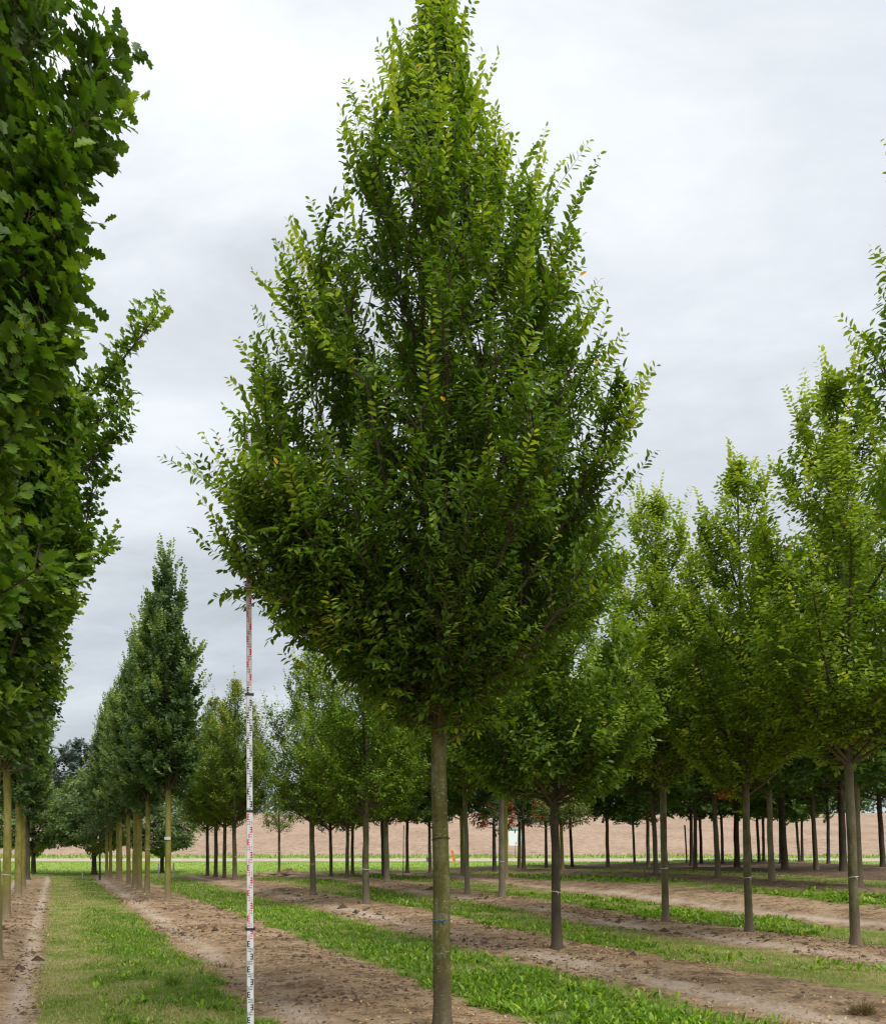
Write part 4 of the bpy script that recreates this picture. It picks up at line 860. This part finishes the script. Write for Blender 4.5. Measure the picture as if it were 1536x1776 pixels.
# ---------------------------------------------------------------- measuring staff
def staff():
    D = 6.82; x = (434.5 - CX) / F * D
    st = root('levelling_staff', 'tall telescopic measuring staff, white with red and black E marks, left of the big hornbeam', 'measuring staff', (x, D, float(land(np.array([x]), np.array([D]))[0])))
    st.rotation_euler = (0, math.radians(-0.2), math.atan2(-x, D) * 0.95)
    joints = [0.0, 1.09, 2.02, 2.94, 3.87, 5.0]; wid = [0.052, 0.0485, 0.045, 0.0415, 0.038]; dep = [0.030, 0.026, 0.022, 0.018, 0.014]
    for i in range(5):
        mb = MB(); w, d = wid[i] / 2, dep[i] / 2; a, b = joints[i], joints[i + 1] - (0.002 if i < 4 else 0)
        ch = 0.004                                     # rounded long edges
        ring = [(-w + ch, -d), (w - ch, -d), (w, -d + ch), (w, d - ch), (w - ch, d), (-w + ch, d), (-w, d - ch), (-w, -d + ch)]
        V = [(p[0], p[1], z) for z in (a, b) for p in ring]
        F4 = [(j, (j + 1) % 8, 8 + (j + 1) % 8, 8 + j) for j in range(8)]
        mb.add(V, F4); mb.F.setdefault(8, []).append(np.array([list(range(7, -1, -1)), list(range(8, 16))]))
        link('section', mb.mesh('section', [M['white']]), st)
    for i in range(1, 5):
        mb = MB(); w = wid[i - 1] / 2
        mb.box((0, 0, joints[i]), (w + 0.004, dep[i - 1] / 2 + 0.004, 0.009))
        mb.box((w + 0.008, 0, joints[i] + 0.002), (0.005, 0.007, 0.011)); mb.box((-w - 0.007, 0, joints[i]), (0.004, 0.006, 0.010))
        link('collar', mb.mesh('collar', [M['collar']]), st)
    digs = {}
    for c in '0123456789':
        cu = bpy.data.curves.new('digit', 'FONT'); cu.body = c; cu.size = 0.054; cu.resolution_u = 2
        ob = bpy.data.objects.new('digit', cu); COL.objects.link(ob)
        bpy.context.view_layer.update()
        me = bpy.data.meshes.new_from_object(ob.evaluated_get(bpy.context.evaluated_depsgraph_get()))
        v = np.array([p.co[:] for p in me.vertices]); f = [list(p.vertices) for p in me.polygons]
        v[:, 0] -= v[:, 0].min(); v[:, 0] *= 0.0085 / max(v[:, 0].max(), 1e-4) if c != '1' else 0.3
        digs[c] = (v, f)
        bpy.data.objects.remove(ob); bpy.data.curves.remove(cu); bpy.data.meshes.remove(me)
    for i in range(5):
        for metre in range(5):
            dms = [k for k in range(50) if k // 10 == metre and joints[i] <= k * 0.1 + 0.05 < joints[i + 1]]
            if not dms: continue
            mb = MB(); yf = -dep[i] / 2 - 0.0008; hw = wid[i] / 2 - 0.003
            def rect(x0, x1, z0, z1): mb.quad((x0, yf, z0), (x1, yf, z0), (x1, yf, z1), (x0, yf, z1))
            for k in dms:
                z = k * 0.1; even = k % 2 == 0
                sgn = 1 if even else -1                # even decimetres: E mirrored at the right
                def rx(a, b, z0, z1):                  # a, b measured inwards from the side that carries the E
                    xs_ = sorted((sgn * (hw - a), sgn * (hw - b))); rect(xs_[0], xs_[1], z0, z1)
                ew = 0.021 * wid[i] / 0.052
                rx(0, 0.0075, z + 0.05, z + 0.098) if False else None
                # spine of an E faces outwards at the left, inwards at the right (mirror image)
                spine = (ew - 0.0075, ew) if not even else (0, 0.0075)
                if not even: spine = (0, 0.0075)
                rx(spine[0], spine[1], z + 0.050, z + 0.098)
                for zz0 in (0.050, 0.0695, 0.089):
                    rx(0.0075, ew, z + zz0, z + zz0 + 0.009)
                for zz0 in (0.012, 0.032):             # centimetre ticks beside the figure
                    rx(ew * 0.25, ew * 0.62, z + zz0, z + zz0 + 0.009); rx(ew * 0.85, ew * 1.15, z + zz0, z + zz0 + 0.009)
                for j, c in enumerate('%02d' % k):
                    v, f = digs[c]
                    x0 = (-hw + 0.0005 + j * 0.0105) if even else (hw - 0.0205 + j * 0.0105)
                    vv = np.stack([v[:, 0] + x0, np.full(len(v), yf), v[:, 1] + z + 0.006], -1)
                    base = mb.n; mb.V.append(vv); mb.n += len(vv)
                    for poly in f: mb.F.setdefault(len(poly), []).append(np.array([poly]) + base)
            o = link('graduation_marks', mb.mesh('graduation_marks', [M['red' if metre % 2 else 'black']]), st, kind='stuff')
            o['label'] = ('red' if metre % 2 else 'black') + ' E marks and decimetre figures'
staff()

# ---------------------------------------------------------------- signs, posts and stakes
def at(px, D): 
    x = (px - CX) / F * D; return (x, D, float(gz(np.array([x]), np.array([D]))[0]))
def sign():
    D = 73; p = at(893, D); pm = F / D
    s = root('information_sign', 'white sign board with green top edge on a grey pole by the field', 'sign', p)
    zt = EYE + (YH - 1438) / pm - p[2]; zb = EYE + (YH - 1467) / pm - p[2]; w = 22 / pm / 2
    mb = MB(); r = 0.10; n = 5; pts = []
    for cx_, cz_, a0 in ((w - r, zb + r, -90), (w - r, zt - r, 0), (-w + r, zt - r, 90), (-w + r, zb + r, 180)):
        for i in range(n): a = math.radians(a0 + 90 * i / (n - 1)); pts.append((cx_ + r * math.cos(a), cz_ + r * math.sin(a)))
    m = len(pts); V = [(x, -0.02, z) for x, z in pts] + [(x, 0.02, z) for x, z in pts]
    mb.add(V, [(i, i + m, (i + 1) % m + m, (i + 1) % m) for i in range(m)]); mb.F[m] = [np.array([list(range(m)), list(range(2 * m - 1, m - 1, -1))])]
    link('board', mb.mesh('board', [M['signwhite']]), s)
    mb = MB(); mb.box((0, -0.024, zt - 0.09), (w - 0.05, 0.003, 0.06)); link('header', mb.mesh('header', [M['signgreen']]), s)
    mb = MB(); mb.box((0.08, -0.0235, zb + 0.22), (0.05, 0.0025, 0.07)); mb.box((0.06, -0.0235, zb + 0.12), (0.03, 0.0025, 0.02)); link('small_print', mb.mesh('small_print', [M['steel']]), s)
    mb = MB(); mb.tube([(0.02, 0.05, -0.3), (0.02, 0.05, zt - 0.05)], 0.04, 10); link('pole', mb.mesh('pole', [M['steel']], True), s)
sign()
def post(name, px, D, h, w, mat, label, cat, cap=True, lean=(0, 0), rnd=False):
    p = at(px, D); mb = MB()
    if rnd: mb.tube([(0, 0, -0.2), (lean[0] * 0.5, lean[1] * 0.5, h * 0.5), (lean[0], lean[1], h)], w, 10)
    else:
        V = []; zs_ = (-0.2, h * 0.97, h)
        for z, ww in zip(zs_, (w, w, w * 0.55)):
            f = max(0, z / h); V += [(lean[0] * f + sx * ww, lean[1] * f + sy * ww, z) for sx, sy in ((-1, -1), (1, -1), (1, 1), (-1, 1))]
        mb.add(V, [(a + i, a + (i + 1) % 4, a + 4 + (i + 1) % 4, a + 4 + i) for a in (0, 4) for i in range(4)] + [(8, 9, 10, 11)])
    o = link(name, mb.mesh(name, [M[mat]], rnd), None, p); tag(o, label, cat); return o
post('marker_post', 275, 50, 0.75, 0.03, 'steel', 'short grey marker post between two dark stems of the spreading tree', 'post')
post('marker_post', 301, 47, 0.84, 0.035, 'palewood', 'short pale wooden marker post right of the tagged oak', 'post')
post('marker_post', 143, 47, 0.34, 0.02, 'palewood', 'tiny pale peg in the soil at the end of the grass lane', 'peg')
post('marker_stake', 789, 66.2, 0.95, 0.10, 'orange', 'leaning orange stake by the path, right of the big stem', 'stake', lean=(-0.24, 0))
post('utility_pole', 1191, 49, 2.15, 0.045, 'bluesteel', 'slim blue grey pole between far stems, left of the black one', 'pole', rnd=True, lean=(-0.13, 0))
post('support_cane', 699, 44.5, 2.5, 0.022, 'cane', 'thin dark cane beside the leaning far stem left of the big tree', 'cane', rnd=True, lean=(0.03, 0))
mb = MB(); p = at(744, 67); mb.box((0, 0, 0.16), (0.22, 0.18, 0.13)); mb.box((0, 0, 0.31), (0.24, 0.20, 0.02)); mb.box((-0.12, 0, 0.0), (0.03, 0.12, 0.05)); mb.box((0.12, 0, 0.0), (0.03, 0.12, 0.05))
tag(link('ground_box', mb.mesh('ground_box', [M['bluesteel']]), None, p), 'small dark grey box on the path edge just left of the big stem', 'box')

# ---------------------------------------------------------------- ground cover
rg = np.random.RandomState(123)
def scatter(n, q0, q1, y0, y1, p=2.0):
    """more points near the camera: density ~ 1/y^p"""
    u = rg.rand(n)
    if p == 1: y = y0 * (y1 / y0) ** u
    else: a = 1 - p; y = (y0 ** a + u * (y1 ** a - y0 ** a)) ** (1 / a)
    q = rg.uniform(q0, q1, n); return q, y
def place(q, y):
    x = q - K * y; return np.stack([x, y, gz(x, y)], -1)
def inframe(P, m=40):
    u = CX + P[:, 0] / P[:, 1] * F; v = YH - (P[:, 2] - EYE) / P[:, 1] * F
    return (u > -m) & (u < 1536 + m) & (v < 1776 + 60)
STRIPS = [(-0.2, 2.15), (4.7, 7.15), (9.65, 12.0), (14.5, 16.95), (19.45, 21.8), (24.3, 26.7)]
def lush(q, y, k):
    """0 thin dry turf .. 1 rank broad leaved weeds"""
    a, b = STRIPS[k]; s = (q - a) / (b - a); n = fbm(q, y, 1.1, 3, 20 + k)
    if k == 0: v = 0.03 + 1.0 * np.clip((s - 0.2) * 2.8, 0, 1) * np.clip(0.25 + 2.6 * (n - 0.3), 0, 1) - 0.35 * np.clip((y - 20) / 8, 0, 1)
    elif k == 1: v = 1.25 - 0.9 * np.clip((s - 0.62) * 3.5, 0, 1) + 0.8 * (n - 0.5)
    else: v = 0.42 + 3.0 * (fbm(q, y * 0.5, 2.2, 2, 20 + k) - 0.5) + 0.5 * (0.5 - s)
    return np.clip(v, 0, 1)
# broad leaved weeds
def weeds(k, n, y0, y1, leaves=7, size=(0.10, 0.20), w=0.30):
    a, b = STRIPS[k]
    q, y = scatter(n, a - 0.12, b + 0.12, y0, y1)
    t, m = turf_amount(q, y); e = t + (fbm(q, y, 0.6, 2, 9) - 0.5) * 1.7
    bare = fbm(q, y, 0.45, 2, 90 + k)
    keep = ((e > 0.42) | ((e > 0.12) & (rg.rand(n) < 0.10))) & (rg.rand(n) < lush(q, y, k) ** 1.3) & (bare > 0.37)
    q, y = q[keep], y[keep]; P = place(q, y); f = inframe(P); P = P[f]; q, y = q[f], y[f]
    N_ = len(P); s = np.repeat(np.arange(N_), leaves)
    az = rg.rand(len(s)) * 6.283; el = np.radians(rg.uniform(14, 70, len(s)))
    D = np.stack([np.cos(az) * np.cos(el), np.sin(az) * np.cos(el), np.sin(el)], -1)
    Nn = np.stack([-np.cos(az) * np.sin(el), -np.sin(az) * np.sin(el), np.cos(el)], -1) + rg.normal(size=(len(s), 3)) * 0.25
    L = rg.uniform(*size, len(s)) * np.repeat(rg.uniform(0.5, 1.35, N_), leaves); W = L * rg.uniform(w * 0.7, w * 1.25, len(s))
    Pp = P[s] + np.stack([np.cos(az), np.sin(az), 0 * az], -1) * 0.015 - np.array([0, 0, 0.01])
    tint = np.clip(0.40 + rg.normal(size=len(s)) * 0.24 + np.repeat(rg.normal(size=N_) * 0.2, leaves), 0, 0.92)
    tint = np.where(rg.rand(len(s)) < 0.012, 1, tint)
    V, Fs, ti = leaf_geom('strap', Pp, D, Nn, L, W, 0.25, 0.45, tint, rg)
    return mesh_np('broadleaf_weeds', V, Fs, [M['weed']], {'tint': ti})
def blades(k, n, y0, y1, h=(0.05, 0.13), w=0.008, p=2.0):
    a, b = STRIPS[k]
    q, y = scatter(n, a - 0.25, b + 0.25, y0, y1, p)
    t, m = turf_amount(q, y); e = t + (fbm(q, y, 0.6, 2, 9) - 0.5) * 1.7
    keep = (e > 0.40) | (rg.rand(n) < 0.02); q, y = q[keep], y[keep]
    P = place(q, y); f = inframe(P); P, q, y = P[f], q[f], y[f]; n = len(P)
    lu = lush(q, y, k); dry = np.clip(1.0 - lu * 1.3 + (fbm(q, y, 0.8, 2, 40 + k) - 0.5) * 1.5, 0, 1)
    az = rg.rand(n) * 6.283; el = np.radians(rg.uniform(25, 80, n))
    D = np.stack([np.cos(az) * np.cos(el), np.sin(az) * np.cos(el), np.sin(el)], -1)
    Nn = np.stack([-np.cos(az) * np.sin(el), -np.sin(az) * np.sin(el), np.cos(el)], -1) + rg.normal(size=(n, 3)) * 0.4
    L = rg.uniform(*h, n) * (0.6 + 0.6 * lu); W = np.maximum(w, y * 0.00075) * rg.uniform(0.7, 1.4, n)
    tint = np.clip(0.25 + 0.62 * dry + rg.normal(size=n) * 0.16, 0, 1)
    V, Fs, ti = leaf_geom('blade', P - np.array([0, 0, .008]), D, Nn, L, W, 0.0, 0.5, tint, rg)
    return mesh_np('grass', V, Fs, [M['blade']], {'tint': ti})
for k, n, y0, y1, lv, sz, w in ((0, 6800, 6.4, 34, 6, (0.045, 0.11), 0.27), (1, 11500, 6.2, 45, 6, (0.04, 0.13), 0.25), (2, 5200, 12, 48, 6, (0.06, 0.14), 0.30), (3, 3600, 17, 48, 6, (0.07, 0.15), 0.34), (4, 1800, 20, 46, 6, (0.08, 0.16), 0.36)):
    link('broadleaf_weeds', weeds(k, n, y0, y1, lv, sz, w), kind='stuff')
for k, n, y0, y1, p in ((0, 52000, 6.4, 48, 1.8), (1, 26000, 6.2, 48, 1.8), (2, 26000, 11, 48, 1.7), (3, 13000, 15, 46, 1.5), (4, 8000, 19, 44, 1.5), (5, 4000, 23, 42, 1.5)):
    link('grass', blades(k, n, y0, y1, p=p), kind='stuff')
# meadow tufts between the rows and the path
n = 16000; y = rg.uniform(49, 66.4, n); x = rg.uniform(-0.56, 0.55, n) * y; t, m = turf_amount(x + K * y, y)
k_ = m > 0.6; x, y = x[k_], y[k_]; n = len(x); P = np.stack([x, y, gz(x, y)], -1)
az = rg.rand(n) * 6.283; el = np.radians(rg.uniform(40, 88, n)); D = np.stack([np.cos(az) * np.cos(el), np.sin(az) * np.cos(el), np.sin(el)], -1)
V, Fs, ti = leaf_geom('blade', P - np.array([0, 0, .01]), D, rg.normal(size=(n, 3)), rg.uniform(.05, .14, n), rg.uniform(.03, .07, n), 0.0, 0.4, np.clip(rg.normal(size=n) * .2 + .55, 0, 1), rg)
link('meadow_grass', mesh_np('meadow_grass', V, Fs, [M['meadowblade']], {'tint': ti}), kind='stuff')
n = 3500; y = np.concatenate([rg.uniform(71.0, 76.5, n)]); x = rg.uniform(-0.55, 0.55, n) * y; P = np.stack([x, y, land(x, y)], -1)
az = rg.rand(n) * 6.283; el = np.radians(rg.uniform(50, 88, n)); D = np.stack([np.cos(az) * np.cos(el), np.sin(az) * np.cos(el), np.sin(el)], -1)
V, Fs, ti = leaf_geom('blade', P, D, rg.normal(size=(n, 3)), rg.uniform(.12, .32, n) * (0.5 + fbm(x, y, 4, 2, 8)), rg.uniform(.05, .10, n), 0.0, 0.4, np.clip(rg.normal(size=n) * .2 + .4, 0, 1), rg)
link('verge_grass', mesh_np('verge_grass', V, Fs, [M['meadowblade']], {'tint': ti}), kind='stuff')

# clods and fallen leaves on the bare soil
def on_soil(n, y0, y1, p, thr=0.45):
    q, y = scatter(n, -3.2, 17, y0, y1, p); t, m = turf_amount(q, y)
    keep = (t < thr); q, y = q[keep], y[keep]; P = place(q, y); f = inframe(P); return P[f], q[f], y[f]
P, q, y = on_soil(70000, 6.2, 34, 1.9)
cl_n = fbm(q, y, 1.3, 3, 60); kk = rg.rand(len(P)) < np.clip((cl_n - 0.43) * 4, 0.05, 1); P = P[kk]; n = len(P)
ico = np.array([(0, 0, .6), (1, 0, 0), (.31, .95, 0), (-.81, .59, 0), (-.81, -.59, 0), (.31, -.95, 0), (0, 0, -.5)], float)
fi = np.array([(0, 1, 2), (0, 2, 3), (0, 3, 4), (0, 4, 5), (0, 5, 1), (6, 2, 1), (6, 3, 2), (6, 4, 3), (6, 5, 4), (6, 1, 5)])
sz = np.exp(rg.normal(size=n) * 0.65) * 0.0088 * np.clip(P[:, 1] / 10, 0.8, 2)
V = P[:, None] + ico[None] * sz[:, None, None] * (1 + rg.normal(size=(n, 7, 3)) * 0.35)
clodm = plain('clod_soil', (0.125, 0.083, 0.056), 0.95, 0.1, noise=0.35, nscale=3.0)
link('soil_clods', mesh_np('soil_clods', V.reshape(-1, 3), [(fi[None] + (np.arange(n) * 7)[:, None, None]).reshape(-1, 3)], [clodm]), kind='stuff')
P, q, y = on_soil(26000, 6.2, 34, 1.9, 0.8)
kk = rg.rand(len(P)) < np.clip((fbm(q, y, 1.1, 2, 70) - 0.3) * 3, 0.08, 1); P = P[kk]; n = len(P)
az = rg.rand(n) * 6.283; D = np.stack([np.cos(az), np.sin(az), rg.normal(size=n) * 0.25], -1); Nn = np.array([0, 0, 1.]) + rg.normal(size=(n, 3)) * 0.35
L = rg.uniform(0.02, 0.055, n) * np.clip(P[:, 1] / 14, 0.9, 1.8)
V, Fs, ti = leaf_geom('six', P + np.array([0, 0, .012]), D, Nn, L, L * rg.uniform(.4, .65, n), 0.35, -0.5, rg.rand(n), rg)
link('fallen_leaves', mesh_np('fallen_leaves', V, Fs, [M['litter']], {'tint': ti}), kind='stuff')

def tuft(name, px, D, n, h, spread, mat, label, cat, tint=(0, 1), w=0.007):
    p = at(px, D); az = rg.rand(n) * 6.283; el = np.radians(rg.uniform(15, 85, n)); r = rg.rand(n) * spread
    D_ = np.stack([np.cos(az) * np.cos(el), np.sin(az) * np.cos(el), np.sin(el)], -1)
    Pp = np.stack([np.cos(az) * r, np.sin(az) * r, -0.01 + 0 * r], -1)
    V, Fs, ti = leaf_geom('blade', Pp, D_, np.array([0, 0, 1.]) + rg.normal(size=(n, 3)) * .4, rg.uniform(.5, 1, n) * h, np.full(n, w), 0, 0.7, rg.uniform(tint[0], tint[1], n), rg)
    return tag(link(name, mesh_np(name, V, Fs, [M[mat]], {'tint': ti}), None, p), label, cat)
tuft('dry_tuft', 1497, 8.75, 520, 0.19, 0.09, 'drygrass', 'round brown tuft of dead grass on the soil at the bottom right corner', 'dry grass tuft', (0, 0.75))
tuft('grass_tuft', 301, 10.9, 160, 0.20, 0.06, 'blade', 'upright dark green grass tuft at the right border of the grass lane', 'grass tuft', (0, 0.3), 0.010)
tuft('dry_tuft', 386, 12.4, 120, 0.12, 0.16, 'drygrass', 'low withered weed on the bare soil left of the staff', 'dry weed', (0, 0.5))
tuft('grass_tuft', 732, 12.3, 160, 0.08, 0.14, 'drygrass', 'small dull tuft on the soil close left of the big stem', 'grass tuft', (0.4, 1.0))
def heap(px, D, r, h, label):
    p = at(px, D); n1_, n2_ = 8, 18; V = [(0, 0, h)]; rr = np.random.RandomState(int(px))
    for i in range(1, n1_ + 1):
        for j in range(n2_):
            f = i / n1_; a = j / n2_ * 6.283; k = 1 + 0.25 * rr.normal() * f
            V.append((math.cos(a) * r * f * k, math.sin(a) * r * 0.7 * f * k, h * (1 - f) ** 1.2 * (1 + 0.3 * rr.normal()) - (0.05 if i == n1_ else 0)))
    F3 = [(0, 1 + j, 1 + (j + 1) % n2_) for j in range(n2_)]; F4 = [(1 + i * n2_ + j, 1 + (i + 1) * n2_ + j, 1 + (i + 1) * n2_ + (j + 1) % n2_, 1 + i * n2_ + (j + 1) % n2_) for i in range(n1_ - 1) for j in range(n2_)]
    hm = bpy.data.materials.get('heap_soil') or plain('heap_soil', (0.33, 0.215, 0.14), 0.95, 0.1, noise=0.3, nscale=5)
    tag(link('soil_heap', mesh_np('soil_heap', V, [np.array(F3), np.array(F4)], [hm], smooth=True), None, p), label, 'soil heap')
heap(502, 47, 1.0, 0.30, 'small pointed heap of earth right of the small round young tree')
heap(452, 47, 0.9, 0.16, 'low heap of earth between the staff and the small round young tree')
